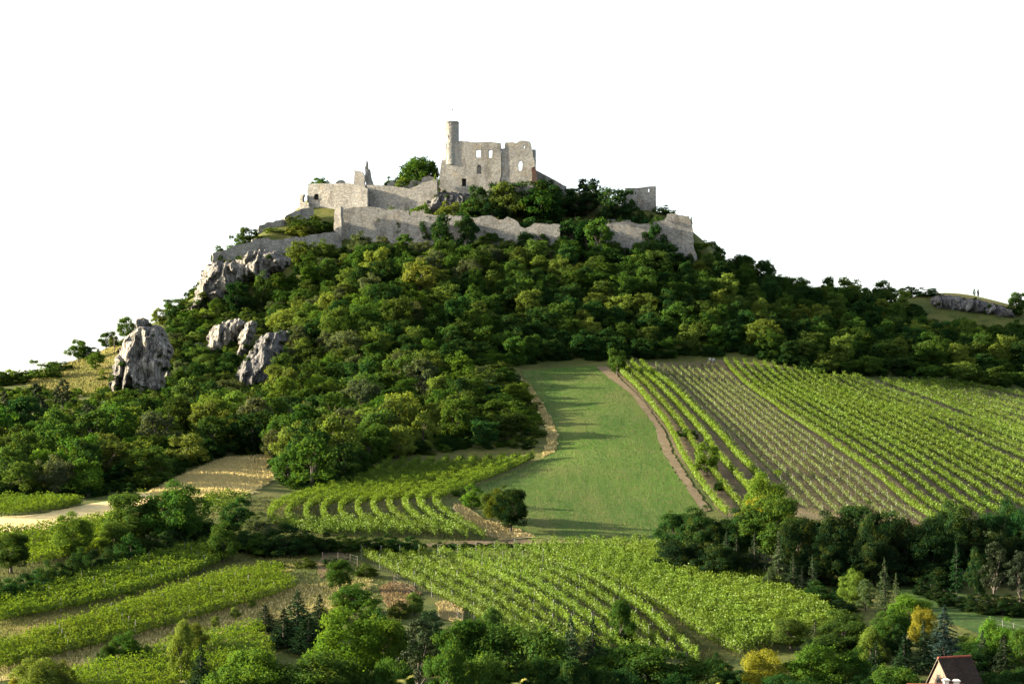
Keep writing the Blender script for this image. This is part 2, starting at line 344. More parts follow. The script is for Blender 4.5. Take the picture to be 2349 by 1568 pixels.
def triangulate(poly2, step, holes=(), jitter=0.0):
    poly2 = [tuple(map(float, p)) for p in poly2]; rings = [poly2]+[list(h) for h in holes]
    V = []; E = []
    for ring in rings:
        s0 = len(V); n = len(ring)
        for i in range(n):
            a = np.array(ring[i]); b = np.array(ring[(i+1) % n]); k = max(1, int(np.linalg.norm(b-a)/step))
            for q in range(k): V.append(tuple(a+(b-a)*q/k))
        e = len(V); E += [(i, i+1) for i in range(s0, e-1)]+[(e-1, s0)]
    B = np.array(V); x0, y0 = B.min(0); x1, y1 = B.max(0)
    gx, gy = np.meshgrid(np.arange(x0+step*.5, x1, step), np.arange(y0+step*.5, y1, step))
    gx = gx.ravel()+rng.uniform(-.25, .25, gx.size)*step; gy = gy.ravel()+rng.uniform(-.25, .25, gy.size)*step
    ok = inpoly(gx, gy, poly2)
    for h in holes: ok &= ~inpoly(gx, gy, h)
    gx, gy = gx[ok], gy[ok]
    if len(gx):
        d = np.full(len(gx), 1e9)
        for i in range(0, len(B), 200): d = np.minimum(d, np.sqrt(((np.c_[gx, gy][:, None]-B[None, i:i+200])**2).sum(-1)).min(1))
        gx, gy = gx[d > step*.45], gy[d > step*.45]
    V += list(zip(gx.tolist(), gy.tolist()))
    r = delaunay_2d_cdt([Vector(v) for v in V], E, [], 0, 1e-5)
    P = np.array([tuple(v) for v in r[0]]); T = np.array([f for f in r[2] if len(f) == 3])
    c = P[T].mean(1); ok = inpoly(c[:, 0], c[:, 1], poly2)
    for h in holes: ok &= ~inpoly(c[:, 0], c[:, 1], h)
    return P, T[ok]
def sheet(name, pts, mat, lift=.06, step=3.0, wob=0.0):
    P2 = [hit(*p)[:2] for p in pts]
    if wob:
        L = resample(np.array(P2+[P2[0]]), int(sum(np.linalg.norm(np.subtract(P2[i], P2[i-1])) for i in range(len(P2)))/2.0))[:-1]
        P2 = [p+rng.normal(0, wob, 2) for p in L]
    P, T = triangulate(P2, step)
    o = obj(name, mesh_from(name, np.c_[P, H(P[:, 0], P[:, 1])+lift], T, True), mat)
    return tag(o, kind='structure')
sheet('green_field', [(1100,1113),(1140,1096),(1230,1058),(1276,1032),(1279,1000),(1264,960),(1238,915),(1202,868),(1196,852),(1280,843),(1370,840),(1450,902),(1500,972),(1522,1038),(1560,1100),(1612,1170),(1560,1205),(1500,1240),(1400,1242),(1240,1234),(1180,1220),(1120,1180),(1090,1140)], M['field'], .08, wob=.25)
sheet('dirt_track', [(1368,842),(1395,840),(1480,925),(1526,995),(1544,1040),(1586,1110),(1634,1172),(1612,1174),(1563,1104),(1523,1042),(1501,975),(1448,905)], M['dirt'], .14, 2.0, wob=.2)
sheet('vineyard_soil', [(1400,836),(1530,832),(1650,826),(1880,866),(2080,876),(2349,905),(2560,950),(2560,1230),(2349,1210),(2110,1215),(1880,1192),(1660,1185),(1600,1105),(1550,1038),(1530,990),(1480,925)], M['soil'], .06, 4.0)
sheet('wheat_field', [(-60,1192),(90,1180),(182,1160),(262,1148),(330,1132),(420,1090),(350,1150),(270,1175),(210,1200),(110,1215),(-60,1228)], M['wheat'], .08, wob=.3)
sheet('dry_grass_slope', [(330,1132),(420,1092),(520,1052),(640,1042),(640,1075),(615,1110),(560,1138),(440,1145),(370,1150)], M['drygrass'], .1, wob=1.1)
sheet('dry_grass_verge', [(1040,1158),(1060,1160),(1110,1195),(1180,1215),(1230,1232),(1150,1240),(1100,1225),(1050,1185)], M['wheat'], .12, 2.0, wob=.3)
sheet('dry_grass_strip', [(1195,865),(1212,880),(1243,925),(1266,965),(1280,1005),(1276,1035),(1240,1052),(1255,1015),(1252,975),(1230,930),(1203,890)], M['drygrass'], .16, 2.0, wob=.3)
sheet('farm_track', [(960,1248),(1100,1240),(1240,1238),(1400,1245),(1500,1244),(1500,1250),(1400,1252),(1240,1247),(1100,1250),(980,1256)], M['dirt'], .1, 2.0, wob=.15)
sheet('meadow', [(2040,1336),(2110,1332),(2200,1358),(2349,1398),(2500,1430),(2500,1500),(2300,1490),(2240,1455),(2180,1430),(2080,1400)], M['meadow'], .08, 3.0)
sheet('hillside_meadow', [(70,858),(160,828),(285,782),(262,840),(250,900),(150,905),(60,885)], M['slope'], .12, 3.0, wob=.4)
sheet('red_grass_bank', [(868,1350),(900,1335),(945,1345),(965,1365),(930,1400),(890,1395)], M['redgrass'], .15, 2.0, wob=.3)
sheet('red_grass_mound', [(725,1290),(745,1270),(790,1268),(800,1282),(770,1300),(735,1330)], M['redgrass'], .15, 2.0, wob=.3)
sheet('dry_grass_bank', [(1000,1385),(1040,1380),(1060,1400),(1060,1430),(1010,1420)], M['wheat'], .15, 2.0, wob=.3)
sheet('orchard_grass', [(0,1470),(250,1420),(640,1345),(850,1330),(850,1380),(620,1430),(400,1475),(200,1530),(0,1560)], M['drygrass'], .05, 3.0, wob=.6)
sheet('grass_strip', [(-40,1440),(250,1370),(560,1288),(700,1282),(640,1320),(300,1415),(-40,1478)], M['slope'], .1, 3.0, wob=.6)

# ------------------------------------------------------------------ leaf clouds
def quads(C, Nrm, size, aspect=.75):
    """rhombic leaf clumps at C facing Nrm"""
    n = len(C); Nrm = Nrm/np.linalg.norm(Nrm, axis=1, keepdims=True)
    r = rng.normal(size=(n, 3)); U = np.cross(Nrm, r); U /= np.linalg.norm(U, axis=1, keepdims=True); W = np.cross(Nrm, U)
    s = (size*rng.uniform(.6, 1.25, n))[:, None]*.5
    k = rng.uniform(-.35, .35, (n, 1))
    V = np.stack([C-U*s, C+W*s*aspect+U*s*k+Nrm*s*.25, C+U*s, C-W*s*aspect-U*s*k+Nrm*s*.25], 1).reshape(-1, 3)
    return V, np.arange(4*n).reshape(n, 4)
def unit(n):
    v = rng.normal(size=(n, 3)); return v/np.linalg.norm(v, axis=1, keepdims=True)
def crown_mesh(name, nl, leaves, size, shape='round', z0=.18):
    """crown about 10 m wide and 10 m high, standing on z=0"""
    L = []; lob = []; ph = rng.uniform(0, 6.28, 6)
    def env(u): return 1+.20*math.sin(2.1*math.atan2(u[1], u[0])+ph[0])*math.cos(u[2]*2+ph[1])+.16*math.sin(3.7*math.atan2(u[1], u[0])+ph[2]+u[2]*3)+.10*math.sin(5*u[2]+ph[3])
    for i in range(nl):
        u = unit(1)[0]
        if shape == 'round':
            r = random.uniform(.35, 1.0)**.5*env(u); c = np.array((u[0]*3.7*r, u[1]*3.7*r, 5.2+u[2]*4.1*r)); rad = random.uniform(.55, 1.45)
            if random.random() < .25: c[2] = max(c[2], 4.0)
        elif shape == 'tall':
            t = random.uniform(0, 1); w = 3.5*math.sin(math.pi*min(1, t*.8+.18))**.7*env((u[0], u[1], t*2-1)); a = random.uniform(0, 6.28)
            c = np.array((math.cos(a)*w*random.uniform(.3, 1), math.sin(a)*w*random.uniform(.3, 1), 10*(z0+(.95-z0)*t))); rad = random.uniform(.5, 1.25)
        elif shape == 'wide':
            a = random.uniform(0, 6.28); q = math.sqrt(random.random()); e = env((math.cos(a), math.sin(a), .2)); c = np.array((math.cos(a)*4.1*q*e, math.sin(a)*4.1*q*e, 9.0*(.9+.1*e)-q*q*3.2-random.random()**1.5*5.2)); rad = random.uniform(.55, 1.4)
        else:  # bush
            a = random.uniform(0, 6.28); q = math.sqrt(random.random()); e = env((math.cos(a), math.sin(a), 0)); c = np.array((math.cos(a)*4.0*q*e, math.sin(a)*4.0*q*e, random.uniform(.6, 9.0)*(1-.55*q*q)*(.6+.4*e))); rad = random.uniform(.7, 1.5)
        lob.append((c, rad))
    tot = sum(r*r for _, r in lob); cen = np.array((0, 0, 4.6))
    for c, rad in lob:
        n = int(leaves*rad*rad/tot*1.35); u = unit(n); o = (c-cen)/(np.linalg.norm(c-cen)+1e-6)
        keep = (u@o) > rng.uniform(-.9, .5, n); u = u[keep]; n = len(u)
        sq = np.array((1.1, 1.1, .78)); p3 = rng.uniform(0, 6.28, 3); wv = 1+.28*np.sin(u[:, 0]*5+p3[0])*np.sin(u[:, 1]*5+p3[1])*np.sin(u[:, 2]*6+p3[2])
        P = c+u*sq*rad*(rng.uniform(.55, 1.12, (n, 1))*wv[:, None])
        L.append((P, u+unit(n)*.7+np.array((0, 0, .3))))
    P = np.concatenate([a for a, _ in L]); Nn = np.concatenate([b for _, b in L])
    ns = len(P)//10; e = rng.integers(0, len(P), ns); d = P[e]-cen; d /= np.linalg.norm(d, axis=1, keepdims=True)
    P = np.r_[P, P[e]+(unit(ns)*.5+d*.6)*rng.uniform(.1, .9, (ns, 1))]; Nn = np.r_[Nn, unit(ns)]
    P[:, 2] = np.maximum(P[:, 2], .15)
    V, F = quads(P, Nn, size); me = mesh_from(name, V, F); me.materials.append(M['leaf']); return me, lob
def trunk_mesh(name, lob, r=.32, shape='round'):
    b = MB(); top = (0, 0, 5.2)
    b.tube((0, 0, -1.2), (random.uniform(-.2, .2), random.uniform(-.2, .2), 2.6), r*1.25, r*.85, 8)
    b.tube((0, 0, 2.5), top, r*.85, r*.45, 8)
    for c, rad in sorted(lob, key=lambda l: -l[1])[:9]:
        z = random.uniform(1.9, 4.6); m_ = (c[0]*.5, c[1]*.5, (z+c[2])*.5+.3)
        b.tube((0, 0, z), m_, r*.42, r*.26, 6); b.tube(m_, tuple(c), r*.26, r*.07, 6)
    me = b.mesh(name); me.materials.append(M['bark']); return me
def conifer_mesh(name, layers, per, size, width=.25, droop=.35, lump=0.0):
    """10 m high; width = radius / height"""
    P = []; Nn = []
    for i in range(layers):
        t = (i+.5)/layers; z = .7+9.1*t; rr = 10*width*(1-t)**.85*(1+.0*t)+.12
        nb = max(5, int(per*(1-t*.7)))
        for k in range(nb):
            a = random.uniform(0, 6.28); ln = rr*random.uniform(.65, 1.12)*(1+lump*math.sin(a*3+i)); m = max(5, int(26*ln/2.4))
            s = rng.uniform(.1, 1, m)**.7; side = rng.normal(0, .13, m)*ln*s
            x = math.cos(a)*ln*s-math.sin(a)*side; y = math.sin(a)*ln*s+math.cos(a)*side
            zz = z+random.uniform(-.25, .25)-droop*ln*s*s+.12*ln*s+rng.normal(0, .07, m)
            P.append(np.c_[x, y, zz]); Nn.append(np.c_[np.cos(a)*np.ones(m)*.5, np.sin(a)*np.ones(m)*.5, np.ones(m)]+rng.normal(0, .5, (m, 3)))
    P.append(np.c_[rng.normal(0, .06, 14), rng.normal(0, .06, 14), np.linspace(9.2, 10.2, 14)]); Nn.append(rng.normal(size=(14, 3)))
    P = np.concatenate(P); Nn = np.concatenate(Nn); V, F = quads(P, Nn, size, .5); me = mesh_from(name, V, F); me.materials.append(M['needle']); return me
def conifer_trunk(name):
    b = MB(); b.tube((0, 0, -1), (0, 0, 5), .22, .13, 7); b.tube((0, 0, 5), (0, 0, 9.6), .13, .03, 7); me = b.mesh(name); me.materials.append(M['bark']); return me
def pine_mesh(name, n, leaves, size):
    P = []; Nn = []; lob = []
    for i in range(n):
        t = i/n; z = 3.4+6.3*t; w = 3.3*(1-t)**.55+.3; a = i*2.4+random.uniform(-.4, .4); q = random.uniform(.35, 1)
        c = np.array((math.cos(a)*w*q, math.sin(a)*w*q, z)); rad = random.uniform(.7, 1.35)*(1-.4*t); lob.append((c, rad))
        m = int(leaves*rad*rad/n); u = unit(m); P.append(c+u*np.array((1.25, 1.25, .5))*rad*rng.uniform(.5, 1.05, (m, 1))); Nn.append(u+unit(m)*.8)
    V, F = quads(np.concatenate(P), np.concatenate(Nn), size, .45); me = mesh_from(name, V, F); me.materials.append(M['needle']); return me, lob

PROTO = {}
def mkproto(kind, fine, nvar, fn): PROTO[(kind, fine)] = [fn(i) for i in range(nvar)]
def pr_tree(shape, nl, lv, sz, z0=.2):
    def f(i):
        me, lob = crown_mesh('crown', nl, lv, sz, shape, z0); return me, trunk_mesh('trunk', lob)
    return f
mkproto('round', 0, 5, pr_tree('round', 60, 5600, .50)); mkproto('round', 1, 4, pr_tree('round', 90, 19000, .31))
mkproto('tall', 0, 4, pr_tree('tall', 54, 5200, .50, .12)); mkproto('tall', 1, 3, pr_tree('tall', 80, 16000, .31, .12))
mkproto('wide', 0, 4, pr_tree('wide', 60, 5400, .50)); mkproto('wide', 1, 4, pr_tree('wide', 95, 20000, .31))
mkproto('bush', 0, 3, pr_tree('bush', 44, 4400, .6)); mkproto('bush', 1, 3, pr_tree('bush', 60, 12000, .42))
def pr_con(w, d, ly, per, sz, lump=0):
    return lambda i: (conifer_mesh('crown', ly, per, sz, w, d, lump), conifer_trunk('trunk'))
mkproto('spruce', 1, 3, pr_con(.24, .5, 34, 15, .34)); mkproto('spruce', 0, 2, pr_con(.26, .4, 24, 12, .5))
mkproto('larch', 1, 2, pr_con(.27, .2, 30, 13, .34, .25)); PROTO[('larch', 0)] = PROTO[('spruce', 0)]
def pr_pine(lv, sz):
    def f(i):
        me, lob = pine_mesh('crown', 26, lv, sz); return me, trunk_mesh('trunk', lob, .26)
    return f
mkproto('pine', 1, 2, pr_pine(9000, .30)); mkproto('pine', 0, 2, pr_pine(4200, .5))

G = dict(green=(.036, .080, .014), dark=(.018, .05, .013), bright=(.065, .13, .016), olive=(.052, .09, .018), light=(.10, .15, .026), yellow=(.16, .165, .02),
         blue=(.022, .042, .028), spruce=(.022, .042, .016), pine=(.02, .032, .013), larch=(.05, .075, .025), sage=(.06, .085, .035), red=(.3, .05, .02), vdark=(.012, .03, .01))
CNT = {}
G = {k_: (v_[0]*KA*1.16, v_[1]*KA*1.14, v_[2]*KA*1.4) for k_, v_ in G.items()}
NAME = dict(round='broadleaf_tree', tall='broadleaf_tree', wide='broadleaf_tree', bush='bush', spruce='spruce_tree', larch='larch_tree', pine='pine_tree')
CATN = dict(round='tree', tall='tree', wide='tree', bush='bush', spruce='spruce tree', larch='conifer', pine='pine tree')
def put_tree(x, y, w, h, kind, color, label, group=None, fine=None, z=None, name=None, cat=None):
    if fine is None: fine = 1 if y < 470 else 0
    pr = PROTO[(kind, fine)]; k = CNT.get((kind, fine), 0); CNT[(kind, fine)] = k+1
    cm, tm = pr[k % len(pr)]
    root = empty(name or NAME[kind], (x, y, (H(x, y) if z is None else z)), random.uniform(0, 6.28))
    wn_ = {'spruce': 5.0, 'larch': 5.6, 'pine': 8.0}.get(kind, 9.6)
    sx = w/wn_; sz = h/10.0
    for nm, me in (('crown', cm), ('trunk', tm)):
        o = bpy.data.objects.new(nm, me); o.scale = (sx*random.uniform(.93, 1.07), sx*random.uniform(.93, 1.07), sz); c = G[color] if isinstance(color, str) else color
        o.color = (*[v*random.uniform(.9, 1.1) for v in c], 1); link(o, root)
    return tag(root, label, cat or CATN[kind], group)
def tree(px, base, top, w, kind, color, label, D=None, group=None, **kw):
    p = hit(px, base) if D is None else at(px, base, D)
    s = p[1]/FPX
    z = None
    h = max(1.0, (base-top)*s)
    if D is not None: zb = float(H(p[0], p[1])); h = max(1.0, p[2]+h-zb)
    return put_tree(p[0], p[1], w*s, h, kind, color, label, group, z=z, **kw)
# ------------------------------------------------------------------ walls and crags
def plan(px, D):
    a, y, z = ray(px, 600); return np.array((a*D/y, D))
def wall_mesh(name, A, B, outline, holes=(), thick=1.4, step=1.2, rough=.16, rag=.25, top_rag=None):
    """A, B = (px, depth) ends of the wall's plan line; outline and holes traced in the photograph and measured on that vertical plane"""
    a2, b2 = plan(*A), plan(*B); d = (b2-a2)/np.linalg.norm(b2-a2); nrm = np.array((-d[1], d[0]))
    if nrm[1] < 0: nrm = -nrm                                   # pointing away from the camera
    def sz(px, py):
        a, y, z = ray(px, py); r = np.array((a, y)); M_ = np.array([r, -d]).T; k = np.linalg.solve(M_, a2); return (k[1], z*k[0])
    O = [sz(*p) for p in outline]; Hs = [[sz(*p) for p in h] for h in holes]
    O2 = []
    zmed = np.median([o[1] for o in O])
    for i in range(len(O)):
        p = np.array(O[i]); q = np.array(O[(i+1) % len(O)]); k = max(1, int(np.linalg.norm(q-p)/.9))
        for j in range(k):
            v = p+(q-p)*j/k
            if rag and j: v = v+rng.normal(0, rag*.5, 2)
            O2.append(tuple(v))
    P, T = triangulate(O2, step, Hs)
    n = len(P); off = np.array([noise.fractal(Vector((p[0]*.8, p[1]*.8, len(outline)*1.3)), .8, 2, 4) for p in P])*rough*.12
    off2 = rng.normal(0, rough*.06, n)
    f = np.c_[a2[None]+P[:, :1]*d[None]+nrm[None]*(off+off2)[:, None], P[:, 1]]
    bk = np.c_[a2[None]+P[:, :1]*d[None]+nrm[None]*(thick+off2)[:, None], P[:, 1]]
    E = {}
    for t in T:
        for i in range(3):
            e = (t[i], t[(i+1) % 3]); E[e] = 1
    side = [(a, b) for (a, b) in E if (b, a) not in E]
    F = [list(t) for t in T]+[[n+t[0], n+t[2], n+t[1]] for t in T]+[[b, a, n+a, n+b] for a, b in side]
    return mesh_from(name, np.r_[f, bk], F)
def wall(name, A, B, outline, mat='stone', parent=None, **k):
    return obj(name, wall_mesh(name, A, B, outline, **k), M[mat], parent)
c1 = lambda L: [(650.7+x*.2699, 233.6+y*.2699) for x, y in L]
c2 = lambda L: [(1234.6+x*.1847, 350.4+y*.1847) for x, y in L]
c3 = lambda L: [(400.4+x*.2699, 433.8+y*.2699) for x, y in L]
def ring_tower(name, cx, cy, r, z0, z1, mat, parent, thick=.7, wins=(), cap=True, seed=1):
    K = 40; nz = max(4, int((z1-z0)/.35)); V = []; F = []; rr = random.Random(seed)
    top = [z1+rr.uniform(-.18, .15) for _ in range(K)]
    for lay in (0, 1):
        for j in range(nz+1):
            for i in range(K):
                a = 2*math.pi*i/K; R0 = r-(thick if lay else 0)+(rr.uniform(-.05, .05)); zz = z0+(z1-z0)*j/nz
                if cap and not lay and zz > z1-.55: R0 += .12
                if j == nz: zz = top[i]
                V.append((cx+R0*math.cos(a), cy+R0*math.sin(a), zz))
    def iswin(i, j):
        a = 2*math.pi*(i+.5)/K; zz = z0+(z1-z0)*(j+.5)/nz
        return any(abs((a-wa+math.pi) % (2*math.pi)-math.pi) < ww and abs(zz-wz) < wh for wa, wz, ww, wh in wins)
    S = (nz+1)*K
    for j in range(nz):
        for i in range(K):
            i2 = (i+1) % K
            if iswin(i, j): continue
            F.append([j*K+i, j*K+i2, (j+1)*K+i2, (j+1)*K+i]); F.append([S+j*K+i2, S+j*K+i, S+(j+1)*K+i, S+(j+1)*K+i2])
            for (ii, jj, e) in ((i+1, j, 0), (i-1, j, 1), (i, j+1, 2), (i, j-1, 3)):
                if 0 <= jj < nz and iswin(ii % K, jj):
                    p, q = {0: (j*K+i2, (j+1)*K+i2), 1: (j*K+i, (j+1)*K+i), 2: ((j+1)*K+i, (j+1)*K+i2), 3: (j*K+i, j*K+i2)}[e]
                    F.append([p, q, S+q, S+p])
    for i in range(K): i2 = (i+1) % K; F.append([nz*K+i, nz*K+i2, S+nz*K+i2, S+nz*K+i])
    return obj(name, mesh_from(name, V, F), mat, parent)

# keep
KD = 812
keep = empty('castle_keep', at(1120, 440, KD)); tag(keep, 'pale ruined castle keep with round turret and open window holes, highest of the ruins', 'castle keep')
def child(o, par):
    bpy.context.view_layer.update(); o.parent = par; o.matrix_parent_inverse = par.matrix_world.inverted(); return o
arch = lambda x0, x1, yt, yb: [(x0, yb), (x0, yt+ (x1-x0)*.5), (x0+(x1-x0)*.2, yt+(x1-x0)*.15), ((x0+x1)/2, yt), (x1-(x1-x0)*.2, yt+(x1-x0)*.15), (x1, yt+(x1-x0)*.5), (x1, yb)]
fac = wall('facade', (1010, KD+1.6), (1150, KD-1.6), c1([(1310,840),(1325,620),(1335,540),(1345,495),(1376,490),(1376,335),(1487,332),(1560,336),(1640,345),(1700,340),(1760,338),(1840,348),(1846,395),(1848,620),(1800,840)]), 'plaster', thick=1.6,
    holes=[c1([(1632,472),(1632,412),(1640,405),(1672,405),(1675,412),(1675,472)]), c1([(1740,475),(1738,418),(1745,408),(1768,408),(1774,418),(1770,475)]), c1(arch(1643,1680,533,612)), c1([(1515,716),(1514,652),(1552,652),(1549,716)])], rough=.12, rag=.12)
child(fac, keep)
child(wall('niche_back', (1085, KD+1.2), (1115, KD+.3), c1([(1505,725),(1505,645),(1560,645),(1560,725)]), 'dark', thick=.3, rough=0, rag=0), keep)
east = wall('east_wing', (1151, KD-1.3), (1228, KD-3.0), c1([(1850,840),(1850,400),(1878,395),(1884,345),(1910,345),(1945,343),(1975,352),(2005,330),(2050,330),(2090,338),(2100,360),(2105,400),(2118,430),(2120,470),(2131,490),(2136,560),(2122,620),(2122,840)]), 'plaster', thick=1.6,
    holes=[c1([(1993,575),(1990,525),(1998,505),(2010,498),(2025,505),(2030,530),(2026,570),(2012,592)]), c1([(2036,395),(2036,370),(2050,370),(2050,395)])], rough=.14, rag=.18)
child(east, keep)
sx0 = plan(1228, KD)
def sidewall(name, px, D0, D1, profile, mat, thick=1.3):
    """wall running away from the camera; profile = [(depth, z)] top line"""
    x0 = plan(px, D0)[0]; O = [(D0, 80)]+profile+[(D1, 80)]
    P, T = triangulate(O, 1.3); n = len(P); offn = rng.normal(0, .05, n)
    V = np.r_[np.c_[x0+offn, P[:, 0], P[:, 1]], np.c_[x0+thick+offn, P[:, 0], P[:, 1]]]
    E = {(t[i], t[(i+1) % 3]) for t in T for i in range(3)}
    F = [list(t) for t in T]+[[n+t[0], n+t[2], n+t[1]] for t in T]+[[b, a, n+a, n+b] for a, b in E if (b, a) not in E]
    return obj(name, mesh_from(name, V, F), M[mat])
zt = lambda py, D: float(at(1100, py, D)[2])
child(sidewall('side_wall', 1013, KD+3.6, KD+13, [(KD+3.6, zt(370, KD)), (KD+6, zt(372, KD)), (KD+13, zt(380, KD))], 'plaster'), keep)
child(sidewall('side_wall', 1221, KD-2.2, KD+14, [(KD-2.2, zt(345, KD)), (KD+5, zt(352, KD)), (KD+9, zt(380, KD)), (KD+14, zt(395, KD))], 'plaster'), keep)
child(wall('rear_wall', (1010, KD+14), (1228, KD+14), c1([(1345,800),(1345,500),(1450,520),(1600,530),(1640,520),(1700,500),(1800,520),(1900,600),(2000,610),(2100,560),(2120,800)]), 'stone', thick=1.2, step=2), keep)
tc = plan(1035.5, KD+3.2)
zb, ztop = zt(376, KD), zt(277, KD)
tw = ring_tower('turret', tc[0], tc[1], 2.6, zb, ztop, M['plaster'], None, wins=((-math.pi/2+.12, zt(284.5, KD), .1, .32), (-math.pi/2-.38, zt(313.5, KD), .1, .55)), seed=3); child(tw, keep)
mb = MB(); mb.tube((tc[0], tc[1], ztop-.5), (tc[0], tc[1], zt(246, KD)), .07, .05); mb.box((tc[0]+.25, tc[1], zt(249, KD)), (.5, .05, .5)); child(mb.build('weather_vane', M['wire']), keep)
child(wall('brick_buttress', (1222, KD-3.2), (1232, KD-3.2), c1([(2108,700),(2108,565),(2128,550),(2136,560),(2150,600),(2150,700)]), 'brick', thick=1.2, rough=.1), keep)
tag(wall('sloping_wall', (1229, KD+3), (1284, KD+1), c1([(2130,760),(2130,565),(2150,585),(2200,610),(2260,640),(2349,690),(2400,715),(2400,790)]), thick=1.2), 'low stone wall sloping down the hill from the right side of the keep', 'wall')
# inner curtain wall
tag(wall('inner_wall', (701, 817), (842, 810), c1([(196,1010),(200,760),(215,697),(250,693),(420,696),(510,690),(600,697),(640,712),(712,736),(712,1000)]), thick=1.6,
    holes=[c1([(255,833),(256,800),(264,784),(290,780),(297,795),(297,832)])], rough=.12, rag=.12), 'long grey curtain wall with one square window, left of the vertical joint', 'castle wall')
tag(wall('window_panel', (721, 817.2), (737, 816.2), c1([(250,840),(250,776),(302,776),(302,840)]), 'dark', thick=.2, rough=0, rag=0), 'dark shutter closing the square window of the left curtain wall', 'panel')  # solid sheet in the dark recess colour, set behind the window opening
tag(wall('inner_wall', (842.5, 813), (1003, 808), c1([(712,1000),(712,722),(700,706),(770,706),(850,709),(950,719),(1060,737),(1110,722),(1150,702),(1190,684),(1250,668),(1300,662),(1304,760),(1304,1000)]), thick=1.6, rough=.14, rag=.14), 'grey curtain wall with dipping top, between the vertical joint and the keep', 'castle wall')
tag(wall('wall_ruin', (975, 818), (1004, 818), c1([(1165,760),(1170,655),(1190,640),(1230,628),(1270,640),(1310,650),(1310,760)]), thick=2), 'rounded lump of ruined wall beside the foot of the keep', 'wall ruin')
tag(wall('wall_ruin', (887, 818), (965, 818), c1([(875,760),(880,690),(905,682),(950,684),(965,700),(990,712),(1050,716),(1070,700),(1075,672),(1130,668),(1170,680),(1170,760)]), thick=1.5), 'low broken wall among the bushes behind the dipping curtain wall', 'wall ruin')
tag(wall('wall_ruin', (765, 818), (793, 818), c1([(430,730),(440,688),(465,668),(490,663),(515,670),(530,690),(535,730)]), thick=3.5), 'low rounded stone mound behind the left curtain wall', 'wall ruin')
tag(wall('wall_ruin', (812, 817), (838, 816), c1([(597,760),(598,640),(598,577),(612,584),(635,588),(660,592),(672,606),(684,630),(688,660),(690,760)]), 'plaster', thick=1.3), 'square stump of ruined tower with slanting top beside the stone spire', 'wall ruin')
tag(wall('stone_spire', (838, 818), (857, 818), c1([(692,760),(700,700),(690,640),(694,600),(688,555),(700,540),(702,505),(709,501),(716,510),(718,545),(720,570),(735,577),(742,620),(748,655),(762,690),(764,760)]), thick=1.6, rough=.3, step=.8), 'thin jagged spire of ruined masonry on the castle skyline', 'ruin')
tag(wall('gate_ruin', (687, 816), (703, 815), c1([(128,1000),(134,860),(133,787),(168,785),(168,800),(160,806),(163,850),(176,856),(212,858),(214,1000)]), thick=1.5, rag=.08), 'small broken gate stump at the left end of the upper ruins', 'gate ruin')
# outer curtain wall
o1 = c1([(478,1260),(474,1060),(478,950),(482,925),(510,912),(540,905),(620,896),(700,888),(760,893),(830,902),(880,926),(900,915),(930,910),(1000,915),(1060,925),(1075,950),(1095,926),(1150,935),(1200,945),(1290,965),(1400,960),(1560,975),(1640,985),(1680,970),(1720,968),(1770,968),(1800,985),(1830,1002),(1870,1000),(1900,975),(1950,995),(1985,1015),(2010,1058),(2050,1075),(2090,1060),(2130,1030),(2200,1038),(2349,1042),(2349,1300),(1800,1300),(1000,1290)])
tag(wall('outer_wall', (780, 794), (1285, 784), o1, thick=1.8, step=1.6, holes=[c1([(1062,962),(1062,940),(1080,940),(1080,962)])], rough=.15, rag=.2), 'long weathered outer castle wall with crumbled top, mostly hidden by trees at its right', 'castle wall')
o2 = c2([(-20,1300),(-10,872),(100,868),(250,885),(330,930),(400,930),(600,900),(800,885),(870,872),(1000,862),(1060,846),(1150,858),(1220,880),(1290,884),(1400,868),(1520,845),(1562,835),(1590,800),(1605,760),(1650,752),(1700,757),(1760,778),(1870,782),(1890,840),(1912,910),(1925,970),(1926,1150),(1945,1210),(1975,1300),(1960,1420),(1400,1420)])
tag(wall('outer_wall', (1231, 792), (1597, 786), o2, thick=2.2, step=1.6, rough=.22, rag=.22), 'tall rough end of the outer castle wall at the right corner of the hilltop', 'castle wall')
o3 = c3([(322,645),(325,545),(345,535),(440,515),(500,480),(600,462),(658,445),(660,426),(720,420),(800,415),(820,432),(900,430),(960,415),(1035,400),(1055,412),(1105,403),(1130,395),(1200,382),(1300,368),(1392,362),(1420,420),(1420,560),(1260,600),(1000,640),(900,720),(600,720),(420,690)])
tag(wall('lower_wall', (487, 778), (785, 788), o3, thick=1.5, step=1.4, rough=.2, rag=.16), 'low crenel-worn wall running down left along the top of the cliff', 'castle wall')
tag(wall('buttress', (766, 791), (783, 790), c3([(1352,330),(1356,190),(1372,158),(1395,142),(1412,150),(1418,300),(1420,430),(1395,430)]), 'plaster', thick=2.0, step=1), 'pale leaning buttress at the left end of the outer wall', 'buttress')
tag(wall('terrace_wall', (655, 803), (715, 808), c3([(935,330),(935,245),(945,228),(1000,200),(1060,175),(1100,165),(1180,150),(1180,330)]), thick=1.2, rough=.2), 'sloping stone terrace wall below the gate stump', 'wall')
tag(wall('terrace_wall', (590, 801), (655, 803), c3([(700,380),(720,308),(760,300),(800,277),(835,282),(860,266),(935,262),(940,380)]), thick=1.5, rough=.4), 'low broken stone wall with grassy top on the left castle slope', 'wall')
